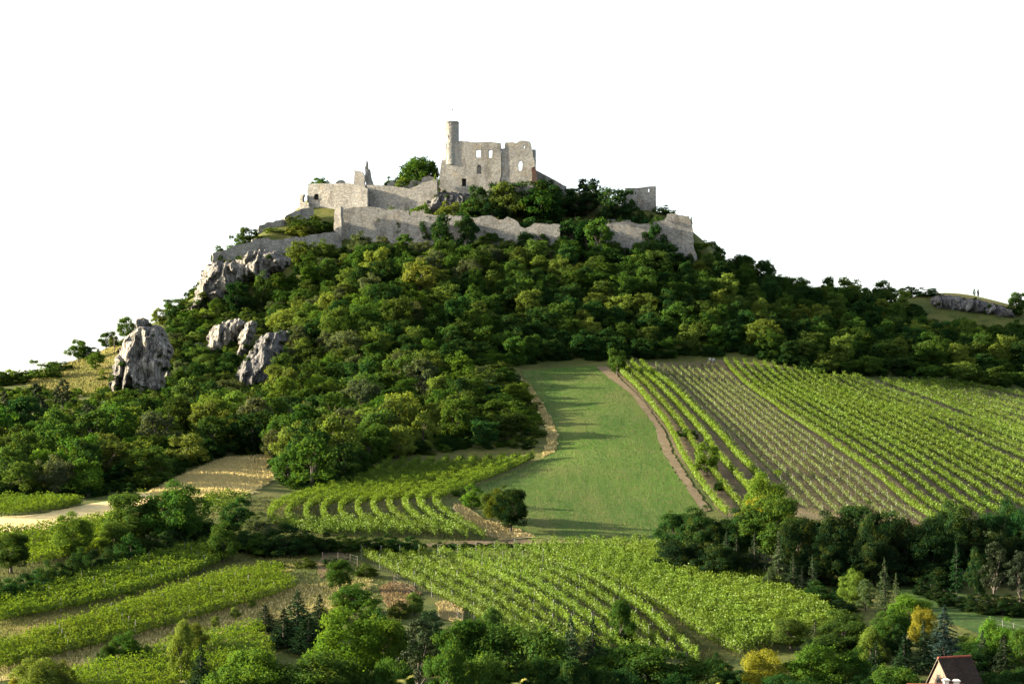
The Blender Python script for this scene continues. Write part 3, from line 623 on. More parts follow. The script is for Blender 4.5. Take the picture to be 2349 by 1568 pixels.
# ruin on the right
rr_ = empty('gatehouse_ruin', at(1480, 478, 814)); tag(rr_, 'roofless square ruin standing alone at the right end of the hilltop', 'ruin')
child(wall('front_wall', (1420, 814), (1505, 813), c2([(1000,760),(1060,520),(1090,436),(1180,436),(1300,430),(1370,419),(1462,416),(1462,760)]), 'stone', thick=.9, rough=.1, rag=.08,
     holes=[c2([(1367,487),(1367,448),(1379,443),(1379,487)]), c2(arch(1284,1316,596,662))]), rr_)
x0, x1 = plan(1420, 814)[0], plan(1504.5, 813)[0]
child(sidewall('side_wall', 1499, 814, 823, [(814, zt(427, 813)), (823, zt(430, 813))], 'stone', .9), rr_)
child(wall('rear_wall', (1420, 823), (1505, 823), c2([(1060,760),(1080,470),(1200,500),(1300,560),(1462,600),(1462,760)]), 'stone', thick=.9), rr_)
tag(wall('wall_stub', (1322, 806), (1336, 806), c2([(470,740),(478,600),(495,580),(525,582),(542,600),(545,740)]), 'stone', thick=1.0), 'small stub of pale wall half hidden between dark trees', 'wall stub')
tag(wall('parapet', (1394, 799), (1450, 799), c2([(860,860),(865,822),(960,828),(1060,832),(1150,836),(1150,860)]), 'stone', thick=.4, rough=.05, rag=.03), 'thin low parapet under the big tree on the terrace', 'parapet')

def crag(name, outline, D, bulge, label, mat='rock', step=.7, tilt=.25, rib=1.6, back=5, cat='rock crag', seed=0, slope_edge=.5, lean=.12):
    bx = sorted(outline, key=lambda q: -q[1])[:3]
    if D is None: D = float(np.median([hit(q[0], q[1]-12)[1] for q in bx]))+bulge*.7
    P0 = [at(px, py, D) for px, py in outline]; O = [(p[0], p[2]) for p in P0]; O2 = []
    for i in range(len(O)):
        p = np.array(O[i]); q = np.array(O[(i+1) % len(O)]); k = max(1, int(np.linalg.norm(q-p)/1.3))
        for j in range(k): O2.append(tuple(p+(q-p)*j/k+(rng.normal(0, .38, 2) if j else 0)))
    P, T = triangulate(O2, step); B = np.array(O2); n = len(P)
    d = np.full(n, 1e9)
    for i in range(0, len(B), 100): d = np.minimum(d, np.sqrt(((P[:, None]-B[None, i:i+100])**2).sum(-1)).min(1))
    dm = d.max(); zmin = P[:, 1].min(); f = (np.clip(d/(dm*.75), 0, 1))**slope_edge
    rs = np.random.default_rng(seed+40); x0_, x1_ = P[:, 0].min(), P[:, 0].max(); z0_, z1_ = P[:, 1].min(), P[:, 1].max(); zz_ = P[:, 1]-zmin
    w1 = np.array([noise.fractal(Vector((p[0]*.10, p[1]*.05, seed)), .8, 2, 3) for p in P])
    w2 = np.array([noise.fractal(Vector((p[0]*.22, p[1]*.06, seed+20)), .8, 2, 3) for p in P])
    rb2 = np.array([noise.fractal(Vector((p[0]*.5, p[1]*.2, seed+5)), .7, 2, 5) for p in P])
    def saw(u): t_ = u-np.floor(u); return np.where(t_ < .82, t_/.82, (1-t_)/.18)      # slabs that face left and break off at a vertical crack
    u1 = (P[:, 0]-zz_*lean)/(rib*2.1)+w1*1.5+rs.uniform(); u2 = (P[:, 0]-zz_*lean)/(rib*.85)+w2*1.6+rs.uniform()
    amp = .55+.45*np.clip(w2*2+.5, 0, 1)
    led = np.floor(zz_/5+w1*2+np.floor(u1)*1.7); ledge = (np.sin(led*12.9+seed)*.5+.5)*.7
    y = D-bulge*f-np.minimum(1, d/1.6)*(rib*1.25*saw(u1)+rib*.36*amp*saw(u2)+.6*rb2+ledge)+(P[:, 1]-zmin)*tilt
    yb = D+back*f+(P[:, 1]-zmin)*tilt+.2
    E = {(t[i], t[(i+1) % 3]) for t in T for i in range(3)}
    F = [list(t) for t in T]+[[n+t[0], n+t[2], n+t[1]] for t in T]+[[b, a, n+a, n+b] for a, b in E if (b, a) not in E]
    V = np.r_[np.c_[P[:, 0], y, P[:, 1]], np.c_[P[:, 0], yb, P[:, 1]]]
    o = tag(obj(name, mesh_from(name, V, F), M[mat]), label, cat)
    cand = np.nonzero((d > .4) & (d < dm*.5) & (rb2 > -.3) & (P[:, 1] > zmin+2))[0]
    nb = max(2, int((x1_-x0_)*(z1_-z0_)/26))
    if len(cand):
        for k in rs.choice(cand, nb):
            w_ = rs.uniform(1.0, 2.6)*(1.3 if P[k, 1] < zmin+.3*(z1_-z0_) else .8)
            put_tree(float(P[k, 0]), float(y[k])-.1, w_, w_*.75, 'bush', ['green', 'dark', 'olive'][k % 3], 'small shrub rooted in a crack or ledge of a limestone crag', 'shrubs rooted in the crags', fine=0, z=float(P[k, 1])-.5)
    return o
q4 = lambda L: [(x*.3405, 634+y*.3405) for x, y in L]
q8 = lambda L: [(1668.4+x*.2898, 583.9+y*.2898) for x, y in L]
crag('rock_crag', q4([(735,830),(740,760),(745,700),(752,640),(762,580),(780,520),(800,470),(810,430),(850,375),(880,350),(898,345),(890,310),(890,278),(910,268),(935,264),(975,280),(978,306),(1010,318),(1050,318),(1075,335),(1092,360),(1105,400),(1122,440),(1150,480),(1148,520),(1125,560),(1110,640),(1105,720),(1095,780),(1080,850)]), None, 7, 'tall pale limestone crag with vertical ribs, standing alone at the far left', tilt=.3, rib=3.2, seed=1)
crag('rock_crag', q4([(1385,520),(1385,430),(1395,380),(1415,340),(1440,315),(1475,302),(1530,280),(1590,270),(1625,290),(1660,300),(1620,380),(1580,420),(1560,470),(1540,560),(1480,540),(1430,545)]), None, 4, 'rounded grey crag with streaked face, left of the thin rock pinnacle', mat='rock', tilt=.5, rib=2.2, seed=2)
crag('rock_crag', q4([(1585,600),(1595,500),(1600,440),(1598,400),(1610,375),(1640,345),(1650,305),(1675,292),(1720,298),(1712,340),(1702,390),(1685,450),(1650,520),(1630,580)]), None, 3, 'thin leaning limestone pinnacle between two rounded crags', tilt=.3, rib=1.8, seed=3)
crag('rock_crag', q4([(1570,790),(1573,740),(1580,650),(1610,590),(1640,530),(1690,470),(1720,410),(1760,375),(1820,362),(1900,350),(1945,352),(1920,410),(1885,450),(1880,500),(1860,540),(1880,600),(1870,640),(1830,690),(1790,740),(1740,800)]), None, 5, 'broad dark grey crag sloping right, below the thin pinnacle', mat='rockgrey', tilt=.55, rib=2.2, seed=4)
crag('rock_outcrop', q4([(1200,560),(1250,520),(1275,480),(1300,450),(1345,438),(1400,465),(1410,520),(1380,545),(1300,550)]), None, 2.5, 'small grey outcrop in the bushes between the left and middle crags', mat='rockgrey', tilt=.6, rib=1.2, seed=5)
crag('rock_outcrop', q4([(1040,740),(1050,690),(1062,650),(1110,642),(1175,655),(1180,690),(1150,740)]), None, 2.5, 'small grey outcrop at the right foot of the tall ribbed crag', mat='rockgrey', tilt=.5, rib=1.2, seed=6)
crag('cliff', c3([(80,1075),(110,1010),(155,960),(165,900),(165,840),(180,790),(210,740),(225,660),(235,630),(290,612),(325,590),(400,590),(480,575),(560,530),(640,500),(720,485),(800,495),(880,515),(960,560),(945,625),(880,680),(800,700),(740,780),(650,760),(590,780),(540,830),(480,900),(420,960),(300,985),(200,1030)]), 746, 6, 'pale vertical cliff below the lower left castle wall', tilt=.6, rib=3.4, seed=7, cat='cliff', back=4)
crag('rock_outcrop', c1([(1190,960),(1200,870),(1230,820),(1300,770),(1340,752),(1450,755),(1560,770),(1620,800),(1600,870),(1500,960)]), 808, 3, 'bare grey rock showing under the foot of the keep', mat='rockgrey', tilt=.5, rib=1.6, seed=8)
crag('rock_crag', q8([(1625,380),(1630,345),(1660,320),(1700,305),(1740,315),(1800,318),(1870,330),(1950,340),(2030,360),(2100,375),(2180,400),(2240,420),(2265,470),(2250,525),(2180,530),(2080,510),(2000,500),(1900,480),(1820,470),(1740,465),(1670,450)]), None, 4, 'jagged grey rock band under the grassy crest at the far right', mat='rockgrey', tilt=.5, rib=2.6, seed=9)
crag('rock_outcrop', q8([(985,378),(1040,350),(1130,325),(1200,318),(1300,298),(1370,305),(1330,340),(1240,375),(1120,395)]), None, 2, 'low rocky ledge with a bush, left of the grassy crest', mat='rockgrey', tilt=.6, rib=1.2, seed=10)
sheet('ridge_grass', [(2080,672),(2140,668),(2200,672),(2280,684),(2349,702),(2349,712),(2280,698),(2200,684),(2130,680)], M['slope'], .15, 2.5, wob=.2)
# ------------------------------------------------------------------ trees set one by one
T_ = tree
# (px, base, top, width, kind, colour, label[, depth])
TL = [
 # garden and road-side belt along the bottom
 (1075,1622,1402,190,'wide','green','large leafy tree with rounded top at the bottom centre, left of its equal',287),
 (1195,1622,1420,200,'wide','green','large leafy tree at the bottom centre, right of its equal',284),
 (1130,1500,1395,80,'tall','olive','small olive-green treetop peeping behind the large bottom-centre trees',316),
 (800,1600,1402,190,'round','bright','bright green tree between the black spruces and a dark pine',292),
 (880,1600,1420,120,'round','bright','narrow bright green tree touching the left side of the dark pine',296),
 (735,1650,1490,240,'wide','green','wide green tree at the bottom edge below the black spruces',276),
 (575,1660,1482,190,'wide','bright','bright green spreading tree at the bottom edge, right of a lone dark spruce',276),
 (960,1640,1418,150,'pine','pine','dark bushy pine at the bottom, between two bright green trees',284),
 (985,1540,1395,110,'pine','dark','greyish pine top showing behind the dark bushy pine',305),
 (865,1560,1388,70,'bush','dark','dark round shrub under the red grass bank',318),
 (1490,1640,1468,230,'wide','green','broad green tree at the bottom edge, right of two dark spruces',282),
 (1425,1500,1378,85,'tall','green','upright feathery green tree in front of the lower vineyard rows',322),
 (1310,1600,1415,100,'spruce','spruce','dark spruce at the bottom centre, left one of a close pair',300),
 (1360,1600,1422,110,'spruce','spruce','dark spruce at the bottom centre, right one of a close pair',298),
 (1260,1600,1440,110,'round','dark','dark broadleaf tree wedged left of the close spruce pair',296),
 (608,1510,1388,90,'spruce','spruce','bluish young pine at the left edge of the black spruce clump',328),
 (682,1540,1358,120,'spruce','vdark','tallest black spruce of the clump on the dry slope',322),
 (733,1530,1366,90,'spruce','vdark','slim black spruce just right of the tallest one',325),
 (650,1530,1396,105,'spruce','vdark','black spruce with full skirts, left of the tallest one',318),
 (708,1540,1410,120,'spruce','vdark','lower black spruce filling the front of the clump',315),
 (460,1610,1475,80,'spruce','vdark','lone dark spruce at the bottom left between bright trees',292),
 (415,1600,1425,90,'tall','light','light green drooping tree left of the lone dark spruce',298),
 (445,1550,1428,70,'round','light','light green treetop behind the lone dark spruce',312),
 (88,1590,1500,120,'wide','light','pale green young tree at the bottom left corner',290),
 (150,1585,1518,60,'bush','light','pale green bush right of the corner young tree',290),
 (288,1522,1450,85,'round','green','small dark-trunked tree on the dry grass strip',None),
 (245,1530,1480,48,'round','green','smaller tree just left of the dark-trunked one',None),
 (330,1515,1478,36,'round','light','thin pale sapling right of the dark-trunked tree',None),
 (30,1605,1555,60,'bush','yellow','yellowish hedge top at the bottom left edge',285),
 (1752,1640,1488,115,'round','yellow','yellow-leaved tree at the bottom right of centre',285),
 (1880,1640,1474,160,'wide','bright','bright green tree between the yellow tree and the dark spruces',284),
 (1960,1620,1490,100,'round','green','green tree right of the bright one at the bottom',284),
 (1815,1545,1418,105,'round','olive','pale olive feathery tree against the dense vineyard block',318),
 (1870,1560,1420,70,'larch','larch','narrow olive conifer right of the pale feathery tree',312),
 (1935,1560,1404,140,'round','green','green round tree at the lower right corner of the dense vineyard',312),
 (1998,1570,1440,80,'tall','light','light green tree between round tree and blue spruce',302),
 (2085,1520,1362,105,'round','bright','bright green tree rising in front of the shaded meadow',325),
 (2045,1530,1400,90,'round','green','green tree at the left shoulder of the bright meadow-side tree',322),
 (2118,1510,1396,66,'round','yellow','orange-yellow tree left of the blue spruce',316),
 (2168,1590,1392,130,'spruce','blue','big bluish spruce in front of the meadow',306),
 (2120,1590,1425,80,'spruce','spruce','dark spruce left of the big bluish one',302),
 (2290,1560,1422,100,'round','bright','sunlit round tree right of the sunny meadow corner',310),
 (2255,1590,1448,80,'spruce','spruce','dark spruce right behind the tiled house, left of two',298),
 (2305,1590,1455,90,'spruce','spruce','dark spruce right behind the tiled house, right of two',296),
 (2345,1590,1440,80,'round','green','green tree at the lower right edge of the frame',300),
 (2225,1540,1450,80,'bush','light','light green shrub at the sunny corner of the meadow',315),
 (2075,1600,1455,90,'spruce','vdark','black spruce left of the tiled house',296),
 (2010,1600,1475,90,'spruce','vdark','black spruce over the red shrub near the house',292),
 (1660,1570,1530,50,'bush','green','small shrub on the grass below the dense vineyard',300),
 (1990,1605,1556,16,'bush','red','small red-leaved shrub left of the tiled house',284),
 (2019,1612,1548,14,'tall','red','slim red-leaved shrub pointing up near the tiled house',280),
 (2045,1612,1566,70,'bush','light','clipped yellow-green bush left of the tiled house',276),
 (2112,1612,1556,34,'spruce','green','small pointed cypress-like shrub beside the tiled house',272),
 (2030,1425,1282,66,'larch','larch','tall olive spruce standing left of the shaded meadow',345),
 (2056,1425,1315,44,'larch','larch','shorter olive spruce touching the tall one',342),
 (1958,1400,1307,66,'round','light','light green tree with fan-like top left of the tall olive spruce',352),
 (1985,1410,1330,58,'tall','sage','greyish tree between fan-topped tree and tall olive spruce',350),
 (1880,1400,1335,105,'bush','dark','large round dark bush at the right edge of the dense vineyard',358),
 (1925,1425,1375,80,'bush','vdark','low black bush below the large round dark one',348),
 (1667,1305,1218,50,'larch','spruce','spruce in the row above the dense vineyard, leftmost',382),
 (1690,1310,1228,40,'larch','spruce','slim spruce right beside the leftmost one of the row',380),
 (1731,1330,1222,62,'larch','spruce','broad spruce, second tall one of the row above the vineyard',375),
 (1757,1335,1268,34,'larch','spruce','small spruce right of the broad second one',372),
 (1786,1352,1222,64,'larch','larch','tallest spruce of the row above the dense vineyard',370),
 (1770,1352,1295,60,'bush','sage','bushy growth at the foot of the tallest spruce in the row',366),
 (1820,1352,1268,46,'larch','spruce','thin spruce right of the tallest one of the row',368),
 (1864,1350,1272,44,'larch','spruce','last spruce of the row, above the large dark bush',364),
 (1840,1350,1300,34,'larch','spruce','low spruce between the last two of the row',364),
 # dark belt below the right vineyards
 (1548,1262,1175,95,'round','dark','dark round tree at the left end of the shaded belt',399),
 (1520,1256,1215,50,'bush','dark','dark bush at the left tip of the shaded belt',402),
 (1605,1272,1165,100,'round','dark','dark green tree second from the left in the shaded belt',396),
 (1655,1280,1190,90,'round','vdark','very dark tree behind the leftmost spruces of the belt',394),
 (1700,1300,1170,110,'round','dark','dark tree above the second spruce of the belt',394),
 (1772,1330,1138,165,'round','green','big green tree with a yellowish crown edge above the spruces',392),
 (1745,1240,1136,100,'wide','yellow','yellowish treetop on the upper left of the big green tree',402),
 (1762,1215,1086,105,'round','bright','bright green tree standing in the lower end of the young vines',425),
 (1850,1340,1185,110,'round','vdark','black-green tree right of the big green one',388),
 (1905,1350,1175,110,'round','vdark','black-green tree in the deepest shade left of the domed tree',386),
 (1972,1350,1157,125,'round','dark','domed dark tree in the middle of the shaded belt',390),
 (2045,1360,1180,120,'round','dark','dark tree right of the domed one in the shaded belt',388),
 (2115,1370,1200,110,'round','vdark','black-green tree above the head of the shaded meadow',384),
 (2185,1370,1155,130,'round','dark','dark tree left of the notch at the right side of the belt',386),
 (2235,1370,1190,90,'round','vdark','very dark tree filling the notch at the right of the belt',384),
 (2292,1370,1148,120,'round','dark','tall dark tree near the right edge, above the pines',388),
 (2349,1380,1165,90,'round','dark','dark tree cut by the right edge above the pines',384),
 (2195,1385,1240,50,'larch','dark','dim larch in the shade left of the pines',368),
 (2282,1400,1240,85,'pine','pine','pine with bare trunk beside the shaded meadow fence',355),
 (2340,1402,1258,70,'pine','pine','pine cut by the right edge beside the meadow fence',352),
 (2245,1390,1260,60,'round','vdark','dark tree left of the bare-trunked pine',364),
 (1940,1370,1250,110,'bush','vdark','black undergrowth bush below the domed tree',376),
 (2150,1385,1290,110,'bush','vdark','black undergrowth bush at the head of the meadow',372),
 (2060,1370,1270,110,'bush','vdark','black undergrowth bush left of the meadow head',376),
 # field and middle ground
 (1172,1224,1121,92,'round','vdark','lone dark round tree with a bare trunk at the edge of the green field',None),
 (1143,1213,1124,60,'round',(.05,.07,.010),'yellowish green tree left of the lone dark tree',424),
 (1126,1208,1125,60,'round','olive','olive tree left of the yellowish green one by the field',428),
 (1085,1170,1108,56,'bush','bright','green bush at the left corner of the green field',442),
 (1055,1150,1118,30,'bush','green','small bush above the innermost curved vine row',455),
 (1620,1092,1008,76,'round','bright','lone light green tree standing among the upper vine rows',None),
 (1652,1125,1100,30,'bush','green','small round bush below the lone tree among the vines',None),
 (1582,1008,980,34,'bush','green','small bush above the lone tree among the vines',None),
 (1555,1000,984,26,'bush','green','tiny bush in the first vine row above the lone tree',None),
 (1416,860,800,56,'round','green','slim-trunked tree at the top left corner of the upper vineyard',None),
 # left
 (405,1258,1108,150,'round','green','large round tree right of its neighbour above the left vineyard',None),
 (300,1256,1130,132,'round','green','large round tree left of the biggest one above the left vineyard',None),
 (345,1240,1160,70,'round','green','tree between the two large round ones above the left vineyard',398),
 (262,1276,1195,80,'round','green','smaller trunked tree on the dark hedge line',None),
 (165,1284,1178,106,'round','bright','airy green tree on the dark hedge line, left of the trunked one',None),
 (25,1352,1222,110,'round','green','round tree at the left edge of the frame on the hedge line',366),
 (512,1290,1200,72,'round','green','green tree at the right end of the upper left vine strip',388),
 (548,1200,1140,90,'bush','dark','dark bush beside the small vine plot, upper left of the curved rows',420),
 (478,1235,1185,80,'bush','vdark','black bush right of the biggest round tree',402),
 (590,1245,1175,80,'bush','sage','greyish bush on the slope left of the curved vine rows',408),
 (540,1245,1200,60,'bush','dark','dark bush below the dark one beside the small vine plot',404),
 (560,1270,1215,70,'bush','dark','dark bush at the left end of the thicket below the curved rows',398),
 (600,1285,1225,86,'bush','green','olive bush in the thicket below the curved rows',394),
 (650,1290,1200,110,'bush','dark','biggest dark bush of the thicket below the curved rows',394),
 (700,1280,1212,90,'bush','dark','dark bush at the middle of the thicket below the curved rows',396),
 (745,1262,1222,70,'bush','dark','dark bush towards the right of the thicket below the curved rows',398),
 (790,1260,1226,70,'bush','green','green bush where the thicket narrows into a hedge',400),
 (840,1256,1224,76,'bush','dark','ivy-like hedge bush, first after the thicket',402),
 (895,1256,1226,76,'bush','dark','ivy-like hedge bush, second after the thicket',402),
 (945,1256,1230,66,'bush','dark','ivy-like hedge bush at the right end below the curved rows',402),
 (780,1354,1282,64,'round','green','small tree with a bare trunk on the grassy bank',None),
 (765,1300,1276,46,'bush','dark','low dark bush on the bank above the small tree',None),
 (840,1322,1292,62,'bush','olive','olive dome-shaped bush beside the first lower vine row',None),
 (703,1302,1278,40,'bush','olive','low olive bush on the grassy bank',None),
 (630,1302,1286,50,'bush','dark','low brownish bush at the tip of the lower left vine strip',None),
 (812,1425,1340,110,'round','green','green tree on the slope above the bright bottom trees',340),
 (770,1435,1385,70,'bush','light','light bush left of the green slope tree',335),
 (848,1430,1372,50,'bush','green','green bush right of the green slope tree',335),
 (950,1425,1360,62,'tall','light','light green shrub tree between red bank and vine rows',340),
 (915,1425,1375,55,'bush','olive','olive bush at the foot of the red grass bank',338),
 (303,1372,1352,22,'round','light','tiny sapling between the two left vine strips',None),
 (540,1420,1392,24,'round','light','young orchard sapling below the lower vine strip, uppermost',None),
 (494,1440,1412,24,'round','light','young orchard sapling below the lower vine strip, middle',None),
 (578,1395,1372,20,'round','light','young orchard sapling near the bluish pine',None),
 (8,1490,1460,36,'bush','vdark','black bush at the left frame edge between the vine strips',316),
 # castle hill
 (955,425,353,88,'wide','green','spreading tree beside the keep on the castle skyline',826),
 (975,428,372,60,'round','dark','dark rounded tree behind the spreading one beside the keep',827),
 (940,425,372,50,'round','green','rounded tree at the left of the spreading one beside the keep',828),
 (985,425,362,50,'wide','green','tree touching the left wall of the keep',824),
 (905,432,398,60,'bush','green','round bush behind the dipping curtain wall, left one',822),
 (938,432,400,70,'bush','light','light bush behind the dipping curtain wall, right one',821),
 (1001,432,386,20,'bush','light','narrow light bush at the foot of the turret side',812),
 (733,424,403,44,'wide','green','small tree on top of the left curtain wall',822),
 (1102,500,420,62,'round','dark','dark tree below the left part of the keep',803),
 (1130,500,440,60,'bush','vdark','black bush in front of the bare rock under the keep',800),
 (1075,490,448,50,'bush','green','green bush in front of the bare rock under the keep',803),
 (1265,520,450,80,'round','dark','dark tree between the east wing trees and the wall stub',799),
 (1160,512,420,88,'round','light','light green tree below the keep on the terrace',801),
 (1150,430,402,76,'bush','dark','dark bush against the foot of the keep',809),
 (1215,470,405,110,'round','dark','dark tree below the east wing of the keep, upper',808),
 (1235,520,430,120,'round','green','green tree below the east wing, lower and larger',800),
 (1290,500,424,80,'round','dark','dark tree right of the east wing',806),
 (1255,440,405,60,'bush','dark','dark bush on the sloping wall right of the keep',812),
 (1320,505,455,60,'round','vdark','very dark tree beside the pale wall stub',803),
 (1352,500,402,72,'wide','vdark','airy dark tree against the sky right of the keep',812),
 (1350,500,440,66,'round','vdark','black-green tree below the airy skyline tree',806),
 (1412,505,418,106,'round','dark','big domed tree with a visible trunk left of the square ruin',802),
 (1450,505,468,50,'bush','dark','dark bush under the right of the big domed tree',802),
 (1522,498,468,50,'bush','olive','sunlit bush right of the square ruin on the skyline',812),
 (1502,526,482,62,'bush','dark','dark bush hanging over the outer wall corner',789.5),
 (1580,500,486,22,'bush','green','tuft of shrub on top of the right wall corner',793),
 (1470,512,485,50,'bush','dark','dark bush on the wall top left of the hanging one',795),
 (1035,500,452,80,'bush','light','light domed bush on the terrace above the outer wall',797),
 (960,490,458,60,'bush','bright','bright bush on the terrace, left of the light domed one',798),
 (915,486,464,60,'bush','green','low green bush on the left part of the terrace',796),
 (990,505,470,60,'bush','dark','dark bush hanging over the outer wall below the domed one',792),
 (1060,515,480,80,'bush','dark','dark bush along the wall top under the keep',793),
 (1200,530,490,90,'bush','dark','dark bush spilling over the outer wall',791),
 (1300,540,488,90,'bush','dark','dark bush covering the outer wall right of the middle',790),
 (1345,550,500,70,'round','dark','dark tree before the outer wall, left of the tall one',786),
 (1015,600,492,72,'tall','dark','tall dark tree in front of the outer wall, left of a pair',782),
 (1072,605,492,72,'tall','dark','tall dark tree in front of the outer wall, right of a pair',782),
 (1372,600,498,86,'tall','green','tall green tree before the outer wall below the domed tree',780),
 (1530,610,542,104,'bush','dark','large dark bush at the foot of the right wall corner',783),
 (1195,560,528,60,'bush','dark','dark bush at the foot of the outer wall, below the keep',786),
 (860,640,563,74,'round','light','sunlit tree below the left end of the outer wall',752),
 (962,700,594,102,'round','light','large sunlit round tree in the middle of the castle wood',730),
 (718,537,488,104,'bush','green','large green bush on the left terrace below the curtain wall',796),
 (690,540,512,70,'bush','light','light bush left of the large terrace bush',793),
 (750,535,500,46,'bush','dark','dark bush right of the large terrace bush',797),
 (625,548,520,44,'bush','light','light bush on the lower left terrace',797),
 (572,560,515,56,'bush','green','green bush on the crest above the lower wall',794),
 (545,566,530,50,'bush','green','green bush left of the crest bush above the lower wall',791),
 (505,578,552,40,'bush','green','last bush above the left tip of the lower wall',781),
 (672,520,492,30,'bush','olive','small bush beside the terrace wall',803),
 # left slope
 (143,950,868,56,'pine','pine','dark pine below the dry meadow, left of the tall crag',None),
 (82,985,878,64,'pine','pine','dark pine left of the one below the dry meadow',None),
 (205,1030,925,84,'pine','pine','broad dark pine below the foot of the tall crag',None),
 (8,985,895,46,'pine','pine','dark pine cut by the left frame edge',None),
 (272,925,872,44,'pine','pine','pine at the left foot of the tall crag',625),
 (318,930,868,60,'pine','pine','pine at the middle foot of the tall crag',624),
 (180,832,778,56,'round','green','round tree on the left skyline above the dry meadow',None),
 (208,826,790,40,'round','dark','dark tree right of the round skyline tree',None),
 (105,868,818,88,'bush','green','long bush on the skyline left of the dry meadow',None),
 (140,850,825,60,'bush','dark','low dark bush between long bush and round skyline tree',None),
 (218,850,803,46,'round','green','tree in the middle of the dry meadow slope',None),
 (243,800,758,42,'round','green','skyline tree left of the tall crag',None),
 (262,798,768,32,'round','olive','olive skyline bush close to the tall crag',None),
 (292,780,728,56,'round','olive','olive tree behind the top of the tall crag',None),
 (400,728,678,66,'round','green','skyline tree left of the cliff foot',None),
 (372,745,700,40,'bush','light','light bush left of the cliff-foot skyline tree',None),
 (425,745,705,50,'bush','bright','bright bush at the foot of the pale cliff',None),
 (470,745,700,60,'bush','light','light bush at the middle of the cliff foot',725),
 (500,725,680,50,'round','green','green tree at the right foot of the pale cliff',728),
 (545,712,640,66,'round','dark','dark tree leaning on the right of the pale cliff',738),
 (600,700,622,60,'round','green','green tree right of the pale cliff',742),
 (482,670,650,14,'bush','green','tuft growing on the pale cliff face',763),
 (12,884,846,44,'bush','olive','olive skyline bush between two green ones at the far left edge',None),
 (52,878,844,46,'bush','green','green skyline bush just below the thin mast',None),
 (30,880,842,60,'bush','bright','bright bush on the far left skyline',None),
 (-5,885,845,50,'bush','green','green bush cut by the left frame edge on the skyline',None),
 # right skyline
 (2030,702,644,62,'round','green','round tree on the right skyline above the rocky ledge',None),
 (2012,705,668,44,'bush','olive','olive bush left of the round right-skyline tree',None),
 (2092,682,652,50,'bush','dark','dark skyline bush left part of the long clump on the crest',None),
 (2130,680,655,50,'bush','dark','dark skyline bush right part of the long clump on the crest',None),
 (2340,725,662,66,'round','olive','tree at the right frame edge on the skyline',None),
 (2235,682,662,8,'tall','dark','left one of two tiny saplings on the bare crest',846),
 (2244,683,664,8,'tall','dark','right one of two tiny saplings on the bare crest',846),
 (1605,600,556,60,'round','light','sunlit tree just right of the outer wall corner',800),
]
for r_ in TL:
    px, b, t, w, k, c, lab, D = r_
    T_(px, b, t, w, k, c, lab, D)
FB = [(540,1660,1530),(660,1655,1560),(900,1660,1500),(1020,1660,1470),(1110,1665,1490),(1240,1660,1500),(1300,1665,1500),(1370,1665,1520),(1430,1660,1530),(1560,1660,1540),(1640,1665,1560),(1010,1575,1460),(1270,1580,1470),(1390,1590,1480),(780,1590,1470),(1800,1660,1545),(1930,1640,1530),(1990,1650,1540),(2050,1650,1530),(2230,1600,1480),(2290,1640,1540),(2340,1640,1530),(1900,1560,1455),(1970,1540,1450),(2240,1560,1470)]
for px, bb, tt in FB:
    T_(px, bb, tt, random.uniform(100, 135), random.choice(['round', 'wide']), random.choice(['green', 'dark', 'dark', 'olive']), 'leafy tree filling the dark lower edge between the bigger garden trees', 272+ (1665-bb)*.35+random.uniform(0, 4), group='filling trees of the bottom garden belt')
for px, bb, tt, w in [(1660,1575,1520,70),(1700,1580,1530,70),(1730,1560,1520,50),(1800,1590,1520,80),(1850,1560,1490,80),(2000,1520,1450,70),(2060,1500,1430,60),(2130,1480,1430,60),(2210,1600,1520,80),(2330,1520,1460,60),(2300,1480,1435,50),(1640,1545,1500,50),(540,1590,1520,80),(500,1600,1540,80),(620,1580,1520,80),(900,1480,1420,70),(1000,1490,1430,70),(1050,1480,1425,60),(840,1480,1420,60),(700,1600,1540,90),(1100,1470,1430,50)]:
    T_(px, bb, tt, w, 'bush', random.choice(['green', 'olive', 'dark']), 'garden bush filling a gap between the trees of the bottom belt', group='bushes of the bottom garden belt')
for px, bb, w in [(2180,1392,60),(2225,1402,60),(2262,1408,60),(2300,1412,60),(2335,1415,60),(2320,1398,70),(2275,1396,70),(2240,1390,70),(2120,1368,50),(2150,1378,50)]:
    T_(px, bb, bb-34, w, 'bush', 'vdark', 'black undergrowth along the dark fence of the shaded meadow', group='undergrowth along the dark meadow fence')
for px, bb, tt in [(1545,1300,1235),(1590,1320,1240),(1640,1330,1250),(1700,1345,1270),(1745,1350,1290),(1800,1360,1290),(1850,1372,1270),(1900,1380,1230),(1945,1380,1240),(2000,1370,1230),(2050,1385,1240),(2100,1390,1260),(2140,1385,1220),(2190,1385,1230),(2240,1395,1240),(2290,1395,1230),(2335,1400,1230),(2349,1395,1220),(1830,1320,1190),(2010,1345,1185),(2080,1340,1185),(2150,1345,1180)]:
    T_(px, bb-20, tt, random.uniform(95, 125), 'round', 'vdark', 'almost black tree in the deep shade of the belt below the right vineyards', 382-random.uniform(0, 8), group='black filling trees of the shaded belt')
for px, bb, tt, w in [(300,915,890,30),(350,925,895,34),(385,915,880,36),(405,890,850,40),(420,850,815,40),(395,830,800,36),(440,790,755,44),(415,775,745,40),(500,870,835,44),(470,890,850,44),(560,925,895,36),(600,925,892,40),(640,905,865,44),(455,735,712,34),(520,740,712,36),(570,740,700,44),(600,760,725,40),(640,790,755,40),(655,830,790,44),(500,800,790,20),(530,835,812,26),(290,900,885,20),(640,700,660,44),(610,640,612,34),(560,640,618,26),(585,612,596,30)]:
    T_(px, bb, tt, w, 'bush', random.choice(['green', 'olive', 'dark', 'light']), 'scrubby bush growing round the foot and ledges of the left crags', group='scrub round the left crags')
